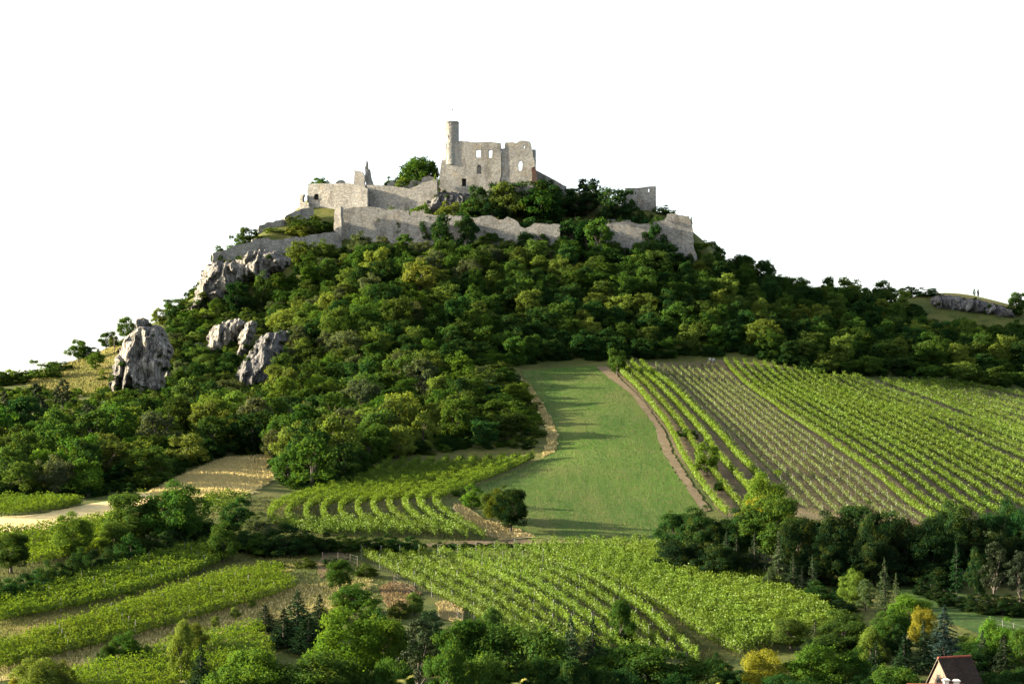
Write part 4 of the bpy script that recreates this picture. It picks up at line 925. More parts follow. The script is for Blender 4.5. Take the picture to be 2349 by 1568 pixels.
for px, bb, tt, w, D_ in [(800,585,560,50,785),(840,590,558,50,784),(900,590,562,60,784),(945,590,560,60,784),(1110,590,556,60,784),(1150,590,560,60,784),(1240,585,548,64,785),(1290,585,545,60,785),(1420,600,560,60,785),(1460,600,566,54,785),(1580,615,575,54,785),(880,490,470,40,796),(830,482,470,24,796),(1100,520,486,60,792),(1150,525,490,60,791),(1250,530,490,70,790),(1400,520,494,40,792),(1430,512,490,50,794),(1480,505,478,50,800),(640,600,575,40,778),(690,590,566,40,782),(740,585,560,40,784)]:
    T_(px, bb, tt, w, 'bush', random.choice(['green', 'dark', 'dark', 'olive']), 'leafy bush growing against the outer castle wall', D_, group='bushes along the outer castle wall')
# dark hedge along the left vine strips
for i, px in enumerate(range(0, 520, 27)):
    by = np.interp(px, [0, 140, 300, 420, 520], [1395, 1345, 1296, 1262, 1252])-2
    T_(px+random.uniform(-5, 5), by, by-random.uniform(52, 72), random.uniform(56, 74), 'bush', random.choice(['dark', 'dark', 'vdark']), 'dark dense bush of the hedge above the upper left vine strip', None, group='bushes of the dark hedge above the left vine strip')
for i, px in enumerate(range(1010, 1500, 30)):  # low dark bushes added to stand in for the shadowed face of the bank
    T_(px, 1257, 1247-random.uniform(0, 3), 36, 'bush', 'dark', 'low dark bush added for the shade on the track bank above the lower vineyard', None, group='scrub along the track bank')
# ------------------------------------------------------------------ the wood on the hill
FOREST = [(-80,1138),(200,1142),(335,1126),(425,1078),(520,1040),(622,1046),(640,1110),(700,1128),(800,1118),(870,1060),(1000,1034),(1120,1028),(1170,1008),(1190,985),(1185,930),(1155,880),(1150,846),(1240,828),(1400,826),(1640,818),(1720,818),(1880,858),(2060,866),(2349,896),(2480,920),(2480,745),(2349,780),(2300,795),(2220,785),(2140,768),(2080,722),(1980,690),(1900,684),(1750,636),(1600,588),(1480,590),(1300,574),(1150,576),(1000,576),(860,576),(780,584),(700,594),(660,625),(570,705),(520,735),(600,755),(655,790),(650,860),(600,905),(420,962),(255,1005),(160,1040),(60,1015),(-80,975)]
BUSHY = [(395,905),(385,800),(400,745),(480,735),(530,740),(470,760),(420,800),(470,830),(545,830),(540,880),(520,905)]
PINK = [(1186,846),(1405,842),(1405,826),(1182,826)]
pts = []; cell = {}
xs = rng.uniform(-235, 235, 60000); ys = rng.uniform(440, 850, 60000)
pz = H(xs, ys); PX, PY = proj(xs, ys, pz)
okf = inpoly(PX, PY, FOREST) | inpoly(PX, PY, BUSHY)
CLEAR = ([(230,855),(405,855),(415,985),(230,985)], [(425,600),(645,600),(620,770),(425,775)], [(535,855),(655,820),(645,978),(535,978)], [(465,790),(600,780),(590,850),(465,850)])
LOW = [(-80,975),(60,1015),(160,1040),(255,1005),(420,962),(600,980),(650,900),(600,890),(400,900),(255,900),(100,895),(-80,890)]
lowz = inpoly(PX, PY, LOW)
for q_ in CLEAR+([(2080,705),(2140,740),(2349,752),(2349,780),(2300,795),(2220,785),(2140,768)], [(1165,1015),(1238,1000),(1228,930),(1190,872),(1150,846),(1120,900)], [(860,1062),(1000,1040),(1130,1030),(1228,1030),(1238,1000),(1130,1000),(900,1020)], [(390,740),(560,740),(545,900),(395,905)]): lowz |= inpoly(PX, PY, q_)
for cl_ in (CLEAR): okf &= ~inpoly(PX, PY, cl_)
taken = [(o.location.x, o.location.y) for o in COL.objects if o.parent is None and o.name.split('.')[0] in ('broadleaf_tree', 'pine_tree') and 440 < o.location.y]
def free(x, y, r):
    gx, gy = int(x//6), int(y//6)
    for i in range(gx-2, gx+3):
        for j in range(gy-2, gy+3):
            for (a, b, c) in cell.get((i, j), ()):
                if (a-x)**2+(b-y)**2 < ((r+c)*.5)**2: return False
    return True
for x, y in taken: cell.setdefault((int(x//6), int(y//6)), []).append((x, y, 6.0))
for i in np.nonzero(okf)[0]:
    x, y = xs[i], ys[i]; up = np.clip((y-560)/200, 0, 1); left = PX[i] < 300
    r = random.uniform(6.0, 9.4)*(1-.08*up)
    if inpoly([PX[i]], [PY[i]], BUSHY)[0] or (PX[i] < 640 and PY[i] < 900): r *= .72
    if not free(x, y, r): continue
    cell.setdefault((int(x//6), int(y//6)), []).append((x, y, r)); pts.append((x, y, r, PX[i], PY[i]))
print('forest trees', len(pts))
# hidden ones are dropped: ground seen line of sight is blocked by the hill itself
def vis(x, y, z):
    t = np.linspace(.55, .985, 120); return np.all(H(x*t, y*t) < z*t)
pts = [p for p in pts if vis(p[0], p[1], float(H(p[0], p[1]))+7)]
pts.sort(key=lambda p: p[1]-5*p[2])
ntree = sum(1 for o in COL.objects if o.parent is None and o.name.startswith('broadleaf_tree'))
NIND = max(0, 296-ntree)
def region(px, py):
    if py > 905 and px < 640: return ('in the lower wood above the wheat field at the left', 'trees of the lower left wood')
    if py > 905: return ('in the wood spur above the curved vine rows', 'trees of the wood above the curved vine rows')
    if px < 660: return ('on the slope around the left crags', 'trees around the left crags')
    if px < 1190: return ('in the wood below the outer castle wall', 'trees of the wood below the castle')
    if px < 1750: return ('in the shaded wood edge above the upper vineyards', 'trees of the shaded wood above the vineyards')
    return ('in the dark wood below the right ridge', 'trees of the dark right wood')
stuff = []
CW = dict(dark='dark green', green='mid green', olive='olive green', light='light green', bright='bright green', sage='greyish green', yellow='yellowish')
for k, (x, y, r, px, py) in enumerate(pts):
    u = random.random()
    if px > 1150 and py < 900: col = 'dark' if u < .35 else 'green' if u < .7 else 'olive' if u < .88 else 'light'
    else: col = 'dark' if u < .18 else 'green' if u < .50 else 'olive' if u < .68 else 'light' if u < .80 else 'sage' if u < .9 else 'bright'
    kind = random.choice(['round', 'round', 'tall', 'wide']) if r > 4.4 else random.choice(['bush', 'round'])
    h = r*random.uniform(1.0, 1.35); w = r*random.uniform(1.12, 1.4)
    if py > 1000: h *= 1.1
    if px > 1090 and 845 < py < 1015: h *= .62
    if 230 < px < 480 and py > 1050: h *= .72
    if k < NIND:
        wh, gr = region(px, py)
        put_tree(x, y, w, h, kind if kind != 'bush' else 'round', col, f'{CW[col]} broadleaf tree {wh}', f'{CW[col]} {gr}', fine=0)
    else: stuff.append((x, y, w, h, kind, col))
# understory, bushes filling gaps so no bare ground shows: same wood
for i in np.nonzero(okf)[0][:5200]:
    x, y = xs[i], ys[i]
    if vis(x, y, float(pz[i])+3): stuff.append((x, y, random.uniform(3, 5), random.uniform(2.0, 3.6), 'bush', random.choice(['dark', 'green', 'dark'])))
for i in np.nonzero(lowz & ~okf)[0][:3000]:
    if PX[i] < 265 and PY[i] < 960 and random.random() < .6: continue
    stuff.append((xs[i], ys[i], random.uniform(2.2, 4.2), random.uniform(1.2, 2.8), 'bush', random.choice(['green', 'olive', 'light', 'dark', 'bright'])))
print('individual', NIND, 'stuff', len(stuff))
# the rest of the wood: one object of points, each carrying a crown
srcs = []
src_col = bpy.data.collections.new('wood_sources')
kinds = ['round', 'tall', 'wide', 'bush']; cols = ['dark', 'green', 'olive', 'light', 'sage', 'bright', 'yellow']
idxmap = {}
for kd in kinds:
    for ci, cl in enumerate(cols):
        if ci >= 3: continue
        me = PROTO[(kd, 0)][ci][0].copy(); me.materials.clear(); me.materials.append(M['leafwood'])
        o = bpy.data.objects.new('src_%02d' % len(idxmap), me); src_col.objects.link(o); idxmap[(kd, ci)] = len(idxmap)
me = bpy.data.meshes.new('wood'); me.from_pydata([(s[0], s[1], float(H(s[0], s[1]))-.3) for s in stuff], [], [])
ai = me.attributes.new('pick', 'INT', 'POINT'); ai.data.foreach_set('value', np.array([idxmap[(s[4], random.randrange(3))] for s in stuff], dtype=np.int32))
atn = me.attributes.new('tint', 'FLOAT_COLOR', 'POINT'); atn.data.foreach_set('color', np.array([(*G[s[5]], 1) for s in stuff], dtype=np.float32).ravel())
asc = me.attributes.new('scl', 'FLOAT_VECTOR', 'POINT'); asc.data.foreach_set('vector', np.array([(s[2]/9.6, s[2]/9.6, s[3]/10) for s in stuff], dtype=np.float32).ravel())
ar = me.attributes.new('rotz', 'FLOAT_VECTOR', 'POINT'); ar.data.foreach_set('vector', np.array([(0, 0, random.uniform(0, 6.28)) for s in stuff], dtype=np.float32).ravel())
wood = obj('wood', me); tag(wood, 'dense mass of broadleaf woodland covering the castle hill behind its front trees', 'woodland', kind='stuff')
ng = bpy.data.node_groups.new('wood_points', 'GeometryNodeTree')
ng.interface.new_socket('Geometry', in_out='INPUT', socket_type='NodeSocketGeometry'); ng.interface.new_socket('Geometry', in_out='OUTPUT', socket_type='NodeSocketGeometry')
gi = ng.nodes.new('NodeGroupInput'); go = ng.nodes.new('NodeGroupOutput'); ip = ng.nodes.new('GeometryNodeInstanceOnPoints')
ci_ = ng.nodes.new('GeometryNodeCollectionInfo'); ci_.inputs['Collection'].default_value = src_col; ci_.inputs['Separate Children'].default_value = True; ci_.inputs['Reset Children'].default_value = True
ip.inputs['Pick Instance'].default_value = True
def attr(nm, dt):
    n = ng.nodes.new('GeometryNodeInputNamedAttribute'); n.data_type = dt; n.inputs['Name'].default_value = nm; return n.outputs['Attribute']
ng.links.new(gi.outputs[0], ip.inputs['Points']); ng.links.new(ci_.outputs[0], ip.inputs['Instance'])
ng.links.new(attr('pick', 'INT'), ip.inputs['Instance Index']); ng.links.new(attr('scl', 'FLOAT_VECTOR'), ip.inputs['Scale'])
e2r = ng.nodes.new('FunctionNodeEulerToRotation'); ng.links.new(attr('rotz', 'FLOAT_VECTOR'), e2r.inputs[0]); ng.links.new(e2r.outputs[0], ip.inputs['Rotation'])
ng.links.new(ip.outputs[0], go.inputs[0])
md = wood.modifiers.new('points', 'NODES'); md.node_group = ng
# ------------------------------------------------------------------ vineyards
VC = (.066, .112, .012, 1)
ORD = ['first', 'second', 'third', 'fourth', 'fifth', 'sixth', 'seventh', 'eighth', 'ninth', 'tenth', 'eleventh', 'twelfth', 'thirteenth', 'fourteenth', 'fifteenth', 'sixteenth', 'seventeenth', 'eighteenth', 'nineteenth', 'twentieth']
pb = MB(); pb.tube((0, 0, -.3), (0, 0, 2.25), .05, .045, 6); POST = pb.mesh('post'); POST.materials.append(M['postgrey'])
pb = MB(); pb.tube((0, 0, -.3), (0, 0, 2.2), .07, .06, 6); POSTW = pb.mesh('post'); POSTW.materials.append(M['postwood'])
def ground_line(L, n=None, xy=False):
    P = np.array([p if xy else hit(*p)[:2] for p in L]); P = smoothline(P, 2)
    ln = np.linalg.norm(np.diff(P, axis=0), axis=1).sum(); return resample(P, n or max(4, int(ln/1.5)))
def vine_row(P, label, group, h=1.9, w=.75, dens=42, size=.3, post=9, low=.55, col=VC, sparse=0.0, postm=None, shoots=.12):
    base = P[0]; zb = float(H(*base)); root = empty('vine_row', (base[0], base[1], zb)); tag(root, label, 'vine row', group)
    d = np.r_[0, np.cumsum(np.linalg.norm(np.diff(P, axis=0), axis=1))]; Ln = d[-1]; n = int(Ln*dens)
    s = rng.uniform(0, Ln, n)
    ph = rng.uniform(0, 6.28, 4)
    if sparse: s = s[(np.sin(s*5.1+ph[0])+rng.normal(0, .6, n)) > sparse*1.2-.6]; n = len(s)
    x = np.interp(s, d, P[:, 0]); y = np.interp(s, d, P[:, 1]); i = np.clip(np.searchsorted(d, s)-1, 0, len(P)-2)
    dr = (P[i+1]-P[i]); dr /= np.linalg.norm(dr, axis=1, keepdims=True); nr = np.c_[-dr[:, 1], dr[:, 0]]
    hv = h*(1+.10*np.sin(s*.9+ph[0])+.08*np.sin(s*2.3+ph[1]))
    a = rng.uniform(0, 6.28, n); rr = rng.uniform(.6, 1.05, n)
    wv = w*(1+.25*np.sin(s*1.7+ph[2])+.2*np.sin(s*4.1+ph[3]))
    off = np.cos(a)*wv*.5*rr; zz = (low*h/1.9+(hv-low*h/1.9)*(.5+.5*np.sin(a)*rr))
    sh = rng.random(n) < shoots; zz[sh] = hv[sh]*rng.uniform(.95, 1.2, sh.sum()); off[sh] += rng.normal(0, w*.25, sh.sum())
    xx = x+nr[:, 0]*off; yy = y+nr[:, 1]*off
    Nn = np.c_[nr*np.cos(a)[:, None], np.sin(a)*.8]+unit(n)*.7
    V, F = quads(np.c_[xx-base[0], yy-base[1], H(x, y)+zz-zb], Nn, size, .8)
    o = obj('foliage', mesh_from('foliage', V, F), M['vine'], root); kc = random.uniform(.86, 1.12); o.color = tuple(c*kc for c in col[:3])+(1,)
    b = MB(); k = max(2, int(Ln/1.4)); st = resample(P, k)
    for j, q in enumerate(st):
        z = float(H(*q))-zb; X, Y = q[0]-base[0], q[1]-base[1]; g = random.uniform(-.1, .1); e = .05
        b.V += [(X-e, Y, z-.1), (X+e, Y, z-.1), (X, Y+e, z-.1), (X-e+g, Y, z+h*.5), (X+e+g, Y, z+h*.5), (X+g, Y+e, z+h*.5)]; m = 6*j
        b.F += [[m, m+1, m+4, m+3], [m+1, m+2, m+5, m+4], [m+2, m, m+3, m+5]]
        if j: b.F += [[m-3, m-2, m+4, m+3], [m-2, m-1, m+5, m+4], [m-1, m-3, m+3, m+5]]
    b.build('stems', M['bark'], root)
    if post:
        ks = np.arange(0, Ln+.1, post) if Ln/post < 60 else np.arange(0, Ln, Ln/60)
        for q in ks:
            px_, py_ = np.interp(q, d, P[:, 0]), np.interp(q, d, P[:, 1]); o = bpy.data.objects.new('post', postm or POST); o.location = (px_-base[0], py_-base[1], float(H(px_, py_))-zb)
            o.scale = (1, 1, h/1.9*random.uniform(.95, 1.08)); o.rotation_euler = (random.uniform(-.04, .04), random.uniform(-.04, .04), 0); link(o, root)
    return root
def block(A, B, n, where, group, order='from the left', **k):
    a = ground_line(A, 40); b = ground_line(B, 40)
    for i in range(n):
        t = i/(n-1) if n > 1 else 0; P = a*(1-t)+b*t+rng.normal(0, .04, (1, 2))
        P = resample(P, max(4, int(np.linalg.norm(np.diff(P, axis=0), axis=1).sum()/1.2)))
        lab = f'{ORD[i]} vine row {order} {where}'
        vine_row(P, lab, group, **k)
block([(829,1284),(913,1325),(998,1374),(1090,1424),(1200,1490)], [(1178,1270),(1235,1284),(1420,1372),(1600,1530)], 9, 'in the lower vineyard with grey end posts', 'vine rows of the lower vineyard with end posts', dens=115, h=2.1, size=.25, post=10, w=.6, low=.7)
block([(1222,1266),(1290,1290),(1462,1368),(1590,1455),(1700,1508)], [(1545,1262),(1600,1285),(1760,1345),(1900,1425),(1935,1455)], 15, 'in the dense lower vineyard block', 'vine rows of the dense lower block', dens=120, h=2.2, w=.9, size=.26, post=0, shoots=.2, low=.4)
block([(1400,840),(1450,882),(1515,962),(1540,1000),(1580,1080),(1625,1145),(1668,1190)], [(1470,842),(1548,900),(1620,975),(1675,1038),(1730,1095),(1760,1130)], 4, 'beside the green field', 'vine rows beside the green field', dens=90, h=2.0, size=.32, post=0)
block([(1505,842),(1592,925),(1682,1020),(1752,1100),(1815,1168)], [(1640,834),(1745,925),(1860,1015),(1998,1108),(2115,1205)], 9, 'in the young brown-soil vineyard', 'young vine rows on brown soil', dens=44, h=1.35, w=.55, size=.28, post=8, sparse=.3, col=(.07, .10, .03, 1), shoots=.05)
block([(1662,836),(1762,928),(1900,1022),(2010,1100),(2150,1210)], [(1890,870),(2078,955),(2235,1030),(2349,1086),(2480,1145)], 11, 'in the dense upper right vineyard', 'vine rows of the dense upper right vineyard', dens=90, h=2.0, w=.6, size=.32, post=0, shoots=.14, low=.8)
block([(1912,868),(2105,952),(2349,1058),(2480,1115)], [(1955,868),(2150,942),(2349,1022),(2480,1072)], 3, 'above the dense upper right vineyard', 'vine rows above the dense upper right vineyard', dens=80, h=1.9, size=.32, post=0)
block([(2020,880),(2190,938),(2349,1005),(2450,1050)], [(2130,882),(2240,893),(2349,915),(2450,940)], 7, 'in the top right plot below the wood', 'vine rows of the top right plot', dens=75, h=2.0, size=.32, post=9, postm=POSTW)
q6 = lambda L: [(533.9+x*.3267, 1017.7+y*.3267) for x, y in L]
block(q6([(640,655),(400,610),(262,580),(252,540),(290,480),(430,415),(700,335),(950,270),(1110,150)]), q6([(1770,690),(1640,620),(1480,520),(1420,460),(1410,430),(1470,390),(1700,300),(1950,195),(2115,115)]), 11, 'of the curved rows bending round the slope', 'curved vine rows bending round the slope', dens=120, h=1.9, w=.75, size=.27, post=0)
q2 = lambda L: [(x*.2841, 1117.8+y*.2841) for x, y in L]
q7 = lambda L: [(x*.3551, 1067.8+y*.3551) for x, y in L]
block(q2([(-80,1020),(0,1000),(350,900),(850,740),(1300,600),(1740,490)]), q2([(-80,1120),(0,1095),(600,1000),(1200,840),(1650,650),(1870,575)]), 4, 'in the upper left vine strip', 'vine rows of the upper left strip', 'from the top', dens=150, h=1.9, w=2.3, size=.29, post=12)
block(q7([(-60,1240),(0,1225),(350,1115),(800,975),(1230,830),(1560,725),(1800,700)]), q7([(-60,1345),(0,1330),(500,1215),(1000,1075),(1250,1000),(1600,900),(1885,800)]), 5, 'in the lower left vine strip', 'vine rows of the lower left strip', 'from the top', dens=150, h=1.9, w=2.3, size=.27, post=12)
block(q7([(300,1440),(900,1285),(1350,1160),(1680,1085)]), q7([(600,1560),(1100,1460),(1500,1370),(1760,1290)]), 6, 'in the vine plot at the bottom left', 'vine rows of the bottom left plot', 'from the top', dens=110, h=1.9, w=2.0, size=.28, post=0)
block(q2([(-60,420),(0,410),(400,380),(700,315),(980,262)]), q2([(200,640),(480,590),(760,520),(1000,440),(1150,400)]), 6, 'in the plot between wheat and round trees', 'vine rows of the plot below the wheat', 'from the top', dens=90, h=1.9, w=1.9, size=.34, post=0)
block(q2([(-60,135),(0,135),(400,130),(600,140)]), q2([(-60,245),(0,245),(350,210),(640,150)]), 5, 'in the far left plot below the wood', 'vine rows of the far left plot', 'from the top', dens=80, h=1.8, w=1.7, size=.34, post=0)
block([(470,1150),(520,1147),(575,1150)], [(460,1180),(510,1180),(540,1178)], 4, 'in the small plot beside the dark bush', 'vine rows of the small plot', 'from the top', dens=80, h=1.8, w=1.6, size=.32, post=0)
# ------------------------------------------------------------------ fences, chairs, houses, poles, foreground sprigs
pb = MB(); pb.tube((0, 0, -.3), (0, 0, 2.2), .06, .05, 6); POSTD = pb.mesh('post'); POSTD.materials.append(M['postdark'])
def fence(L, n, label, mat='postwood', hgt=1.8, wires=3):
    P = ground_line(L, n); b0 = P[0]; z0 = float(H(*b0)); root = empty('wire_fence', (b0[0], b0[1], z0)); tag(root, label, 'fence')
    me = {'postwood': POSTW, 'grey': POST, 'dark': POSTD}[mat]; tops = []
    for p in P:
        o = bpy.data.objects.new('post', me); o.location = (p[0]-b0[0], p[1]-b0[1], float(H(*p))-z0); o.scale = (.75, .75, hgt/2.2); link(o, root); tops.append(o.location.copy())
    w = MB()
    for a, b in zip(tops[:-1], tops[1:]):
        for k in range(wires):
            z = hgt*(.95-k*.3); w.tube((a[0], a[1], a[2]+z), (b[0], b[1], b[2]+z), .006, .006, 4)
    w.build('wires', M['wire'] if mat != 'dark' else M['postdark'], root)
fence([(740,1290),(765,1292),(792,1290),(820,1300)], 4, 'short wire fence on the reddish mound left of the lower vineyard')
fence([(904,1345),(928,1358),(950,1374)], 3, 'wire fence with wooden posts on the red grass bank')
fence([(1018,1410),(1045,1418),(1062,1438)], 3, 'wire fence posts in the pale dry grass below the lower vineyard')
fence([(2272,1446),(2298,1452),(2340,1462),(2380,1470)], 5, 'grey post and wire fence at the sunny corner of the shaded meadow', 'grey')
fence([(2120,1356),(2180,1380),(2240,1396),(2300,1408),(2360,1416)], 12, 'long dark fence between shaded meadow and pines', 'dark', 1.5, 1)
tag(fence([(1480,1258),(1505,1258),(1530,1262)], 3, 'short fence where the track meets the dense vineyard'))
def chair(px, py, label):
    p = hit(px, py); r = empty('garden_chair', p, R(10)); tag(r, label, 'chair', 'white chairs at the vineyard top')
    a = MB(); a.box((0, 0, .42), (.55, .5, .05)); a.build('seat', M['white'], r)
    a = MB()
    for q in (-.24, .24): a.box((q, .25, .68), (.06, .05, .5))
    a.box((0, .25, .93), (.54, .05, .07)); a.box((0, .25, .70), (.42, .03, .3)); a.build('backrest', M['white'], r)
    for sx in (-.24, .24):
        for sy in (-.2, .2): a = MB(); a.tube((sx, sy, 0), (sx, sy, .42), .03, .03, 6); a.build('leg', M['white'], r)
    for sx in (-.27, .27): a = MB(); a.box((sx, 0, .64), (.05, .5, .04)); a.box((sx, -.22, .53), (.04, .04, .2)); a.build('armrest', M['white'], r)
    for c in r.children: c.scale = (1.25, 1.25, 1.25); c.location = c.location*1.25
chair(1629, 830, 'left one of two white garden chairs at the top of the vineyard'); chair(1637.5, 831, 'right one of two white garden chairs at the top of the vineyard')
p = at(57, 865, 726); b = MB(); b.tube((0, 0, -2), (0, 0, 8.0), .09, .04, 6)
for k in range(3): b.box((0, 0, 5.5+k*.8), (.5-.1*k, .04, .04))
o = b.build('antenna_mast', M['wire']); o.location = (p[0], p[1], float(H(p[0], p[1]))); tag(o, 'thin antenna mast on the far left skyline', 'mast')
p = hit(262, 812); b = MB(); b.tube((0, 0, -1), (0, 0, 5.0), .14, .1, 6); b.box((0, 0, 4.6), (.9, .1, .1)); o = b.build('utility_pole', M['postwood']); o.location = p; tag(o, 'short wooden pole on the skyline between trees left of the tall crag', 'pole')
# press house with steep tiled roof
hx, hy, _ = at(2190, 1560, 280); hz = float(at(2190, 1508, 280)[2])
house = empty('house', (hx, hy, hz), R(33)); tag(house, 'small gabled house with steep dark tiled roof and sunlit pinkish gable', 'house')
Lh, Wh, rh, wh = 5.4, 4.4, 3.3, 4.5      # ridge length, width, roof height, wall height
b = MB(); x0, x1, y0, y1 = -Lh/2+.15, Lh/2-.15, -Wh/2+.2, Wh/2-.2
V = [(x, y, z) for x in (x0, x1) for (y, z) in ((y0, -rh-wh), (y1, -rh-wh), (y1, -rh+.1), (0, -.25), (y0, -rh+.1))]
b.add(V, [[4, 3, 2, 1, 0], [5, 6, 7, 8, 9], [0, 5, 9, 4], [1, 2, 7, 6], [0, 1, 6, 5]]); walls = b.build('wall', M['render'], house)
for sgn in (-1, 1):
    b = MB(); th = .14; nseg = 12
    V = []; F = []
    for k in range(nseg+1):
        t = k/nseg; y = sgn*(.0+t*(Wh/2+.15)); z = -t*(rh*1.06)
        for x in (-Lh/2, Lh/2): V += [(x, y, z+th+.03*(k % 2)), (x, y, z)]
    for k in range(nseg):
        a = k*4; F += [[a, a+2, a+6, a+4], [a+1, a+5, a+7, a+3], [a, a+4, a+5, a+1], [a+2, a+3, a+7, a+6]]
    F += [[0, 1, 3, 2], [nseg*4, nseg*4+2, nseg*4+3, nseg*4+1]]
    b.add(V, F); b.build('roof', M['tile'], house)
b = MB()
for k in range(14): x = -Lh/2+(k+.5)*Lh/14; b.tube((x-Lh/28, 0, .13), (x+Lh/28-.03, 0, .15), .13, .15, 8)
b.build('ridge_tiles', M['redtile'], house)
for sgn in (-1, 1):
    b = MB(); b.V = []; b.tube((-Lh/2-.05, 0, .02), (-Lh/2-.05, sgn*(Wh/2+.15), -rh*1.06+.02), .05, .05, 5); b.build('verge_board', M['postwood'], house)
w_ = empty('window', (0, 0, 0)); w_.parent = house
b = MB(); b.box((x0-.01, .1, -2.35), (.06, .42, .95)); b.build('pane', M['dark'], w_)
b = MB(); b.box((x0-.05, .1, -2.86), (.14, .6, .08)); b.build('sill', M['postwood'], w_)
for yy in (-.16, .36): b = MB(); b.box((x0-.03, yy, -2.35), (.06, .07, 1.0)); b.build('frame', M['postwood'], w_)
# neighbouring roof with white chimneys just inside the frame
hx2, hy2, _ = at(2150, 1567, 262); hz2 = float(at(2150, 1567, 262)[2])
h2 = empty('house', (hx2, hy2, hz2)); tag(h2, 'neighbouring house of which only red roof edge and chimneys show at the bottom edge', 'house')
b = MB(); b.add([(-3.4, 0, .06), (3.0, 0, .02), (3.0, -3.4, -2.6), (-3.4, -3.4, -2.6), (3.0, 3.4, -2.6), (-3.4, 3.4, -2.6)], [[0, 3, 2, 1], [0, 1, 4, 5], [3, 0, 5], [2, 4, 1], [3, 5, 4, 2]]); b.build('roof', M['redtile'], h2)
b = MB(); b.box((-.2, 0, -4.3), (5.8, 6.2, 3.4)); b.build('wall', M['whitewash'], h2)
for cx_, hh in ((at(2169, 1557, 262)[0]-hx2, .62), (at(2193, 1559, 262)[0]-hx2, .52)):
    b = MB(); b.box((cx_, -.3, -.6), (.55, .55, 2.0)); b.box((cx_, -.3, hh-.2), (.8, .8, .1)); b.add([(cx_-.4, -.7, hh-.15), (cx_+.4, -.7, hh-.15), (cx_+.4, .1, hh-.15), (cx_-.4, .1, hh-.15), (cx_-.2, -.5, hh), (cx_+.2, -.5, hh), (cx_+.2, -.1, hh), (cx_-.2, -.1, hh)], [[0, 1, 5, 4], [1, 2, 6, 5], [2, 3, 7, 6], [3, 0, 4, 7], [4, 5, 6, 7]]); b.build('chimney', M['whitewash'], h2)
# sprigs right in front of the camera
M['sprig'] = plain('sprig_leaf', (.42, .4, .03), .6, .3, 30)
M['sprigred'] = plain('sprig_stem', (.2, .08, .03), .7, .3, 30)
for px, py, lab, sc in ((930, 1549, 'blurred reddish-yellow leaf tip poking in at the bottom edge, left of centre', 1.0), (1192, 1556, 'blurred bright yellow leaf tip at the bottom edge, right of centre', .8), (405, 1561, 'blurred yellow-green leaf tips at the bottom left edge', .9), (1640, 1566, 'faint yellowish leaf tip just touching the bottom edge', .5)):
    p = at(px, py, 6.0); zg = float(H(p[0], p[1])); r = empty('garden_shrub', (p[0], p[1], zg)); tag(r, lab, 'shrub'); hh = p[2]-zg
    b = MB(); b.tube((0, 0, 0), (.03, 0, hh*.6), .012, .009, 6); b.tube((.03, 0, hh*.6), (-.012*sc, 0, hh-.03), .009, .004, 6); b.build('stem', M['sprigred'], r)
    b = MB()
    for k in range(26):
        z = hh-.012-(k/26)**1.3*.8; a = k*2.4; ln = .035+.05*min(1, k/8)
        if k < 3: ln = .03*sc
        c, s = math.cos(a), math.sin(a); v0 = (0, 0, z); pts_ = []
        for t, wd, up in ((0, .002, 0), (.35, .012, .008), (.7, .011, .01), (1, .001, .002)):
            for q in (-1, 1): pts_.append((c*ln*t-s*wd*q, s*ln*t+c*wd*q, z+up+abs(q)*.002))
        b.add(pts_, [[0, 1, 3, 2], [2, 3, 5, 4], [4, 5, 7, 6]])
    b.build('leaves', M['sprig'], r)
# tall dry grass tufts as loose ground cover
def tufts(name, poly, n, hgt, mat, label, col, spread=.35):
    xy = np.array([hit(*p)[:2] for p in poly]); lo, hi_ = xy.min(0), xy.max(0); P = rng.uniform(lo, hi_, (n*3, 2)); P = P[inpoly(P[:, 0], P[:, 1], [tuple(q) for q in xy])][:n]
    m = len(P); z = H(P[:, 0], P[:, 1]); a = rng.uniform(0, 6.28, m); n_=0; w = hgt*.13; hv = hgt*rng.uniform(.5, 1.2, m); ln = rng.normal(0, spread*hgt*.5, (m, 2))
    V = np.stack([np.c_[P[:, 0]-np.cos(a)*w, P[:, 1]-np.sin(a)*w, z], np.c_[P[:, 0]+np.cos(a)*w, P[:, 1]+np.sin(a)*w, z], np.c_[P+ln+np.c_[np.cos(a), np.sin(a)]*w*.5, z+hv], np.c_[P+ln-np.c_[np.cos(a), np.sin(a)]*w*.6, z+hv*.9]], 1).reshape(-1, 3)
    o = obj(name, mesh_from(name, V, np.arange(4*m).reshape(m, 4)), M[mat]); o.color = (*[c_*KA for c_ in col], 1); tag(o, label, 'grass', kind='stuff')
M['strawleaf'] = leaf_mat('straw', yellow=(.42, .36, .19), trans=.02, var=.02, gloss=0, ny=.35)
tufts('tall_dry_grass', [(340,1130),(430,1085),(520,1050),(640,1042),(640,1075),(615,1110),(560,1138),(440,1145),(370,1150)], 16000, .5, 'strawleaf', 'tall straw-coloured grass on the slope below the left wood', (.50, .41, .18))
tufts('tall_dry_grass', [(1040,1158),(1060,1160),(1110,1195),(1180,1215),(1225,1232),(1150,1240),(1100,1225),(1050,1185)], 7000, .5, 'strawleaf', 'pale tall grass between curved vine rows and lone tree', (.48, .40, .2))
tufts('tall_dry_grass', [(1197,868),(1212,880),(1243,925),(1266,965),(1280,1005),(1276,1035),(1240,1052),(1255,1015),(1252,975),(1230,930),(1203,890)], 5000, .5, 'strawleaf', 'reddish tall grass along the left edge of the green field', (.34, .28, .13))
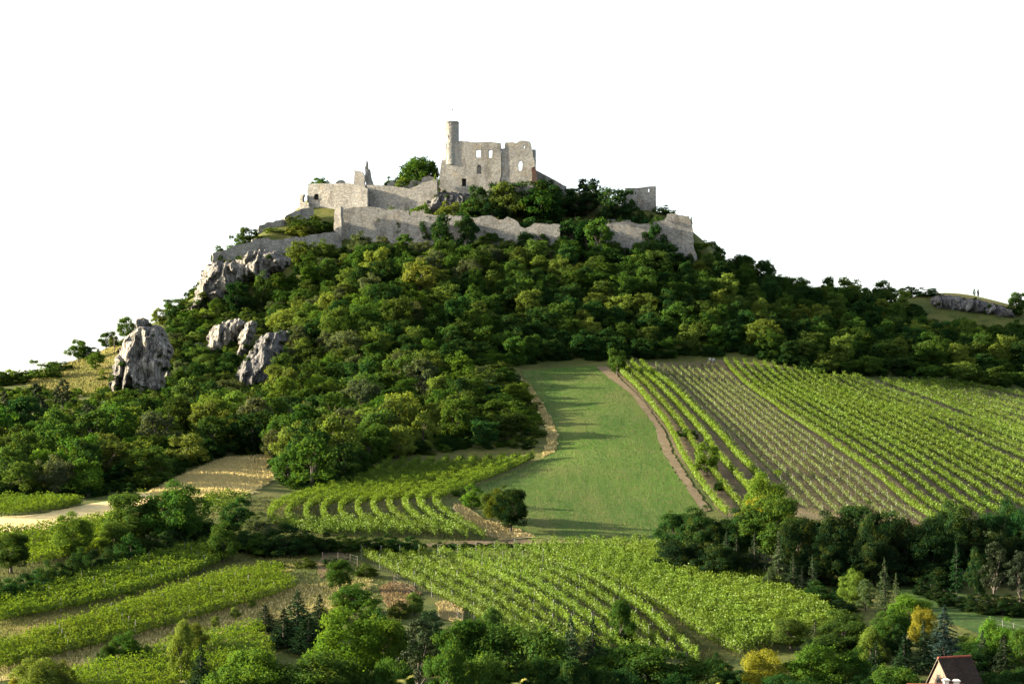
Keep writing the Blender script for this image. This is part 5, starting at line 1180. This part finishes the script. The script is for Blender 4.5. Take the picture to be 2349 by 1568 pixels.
tufts('tall_dry_grass', [(0,1470),(250,1420),(640,1345),(850,1330),(850,1380),(620,1430),(400,1475),(200,1530),(0,1560)], 9000, .45, 'strawleaf', 'dry orchard grass between the left vine strips', (.19, .17, .06))
tufts('tall_dry_grass', [(-40,1440),(250,1370),(560,1288),(700,1282),(640,1320),(300,1415),(-40,1478)], 9000, .4, 'strawleaf', 'mixed green and dry grass between the two left vine strips', (.15, .16, .045))
tufts('tall_dry_grass', [(868,1350),(900,1335),(945,1345),(965,1365),(930,1400),(890,1395)], 2500, .4, 'strawleaf', 'reddish dry grass covering the bank', (.2, .14, .07))
tufts('tall_dry_grass', [(1000,1385),(1040,1380),(1062,1400),(1062,1430),(1010,1420)], 3000, .45, 'strawleaf', 'pale dry grass below the lower vineyard corner', (.36, .30, .14))
tufts('tall_grass', [(70,858),(160,828),(285,782),(262,840),(250,900),(150,905),(60,885)], 9000, .6, 'strawleaf', 'golden green grass of the left hillside meadow', (.22, .21, .055))

tufts('field_grass', [(1110,1113),(1140,1098),(1230,1060),(1274,1032),(1277,1000),(1260,960),(1236,915),(1204,868),(1280,845),(1366,842),(1448,905),(1498,975),(1520,1040),(1558,1102),(1606,1170),(1550,1205),(1495,1236),(1400,1238),(1240,1230),(1190,1218)], 42000, .26, 'strawleaf', 'short grass of the green field', (.05, .118, .011), .6)
tufts('rough_grass', [(-60,1480),(-60,1235),(110,1222),(240,1195),(360,1155),(620,1140),(1100,1240),(830,1290),(1000,1420),(500,1440),(0,1600)], 42000, .35, 'strawleaf', 'rough grass on the verges between the left vineyards', (.085, .10, .024), .6)
tufts('weeds', [(1530,842),(1640,834),(1850,1010),(2095,1205),(1865,1180),(1715,1030)], 16000, .35, 'strawleaf', 'weeds and dry grass between the young vine rows', (.13, .125, .04), .5)
tufts('rough_grass', [(1230,1280),(1440,1370),(1660,1510),(1700,1560),(1600,1540),(1400,1390),(1200,1285)], 9000, .4, 'strawleaf', 'grass strip dividing the lower vineyard blocks', (.11, .12, .035), .5)

fence([(1180,1262),(1184,1262)], 2, 'pair of grey posts on the track bank above the lower vineyard', 'grey', 2.0, 1)
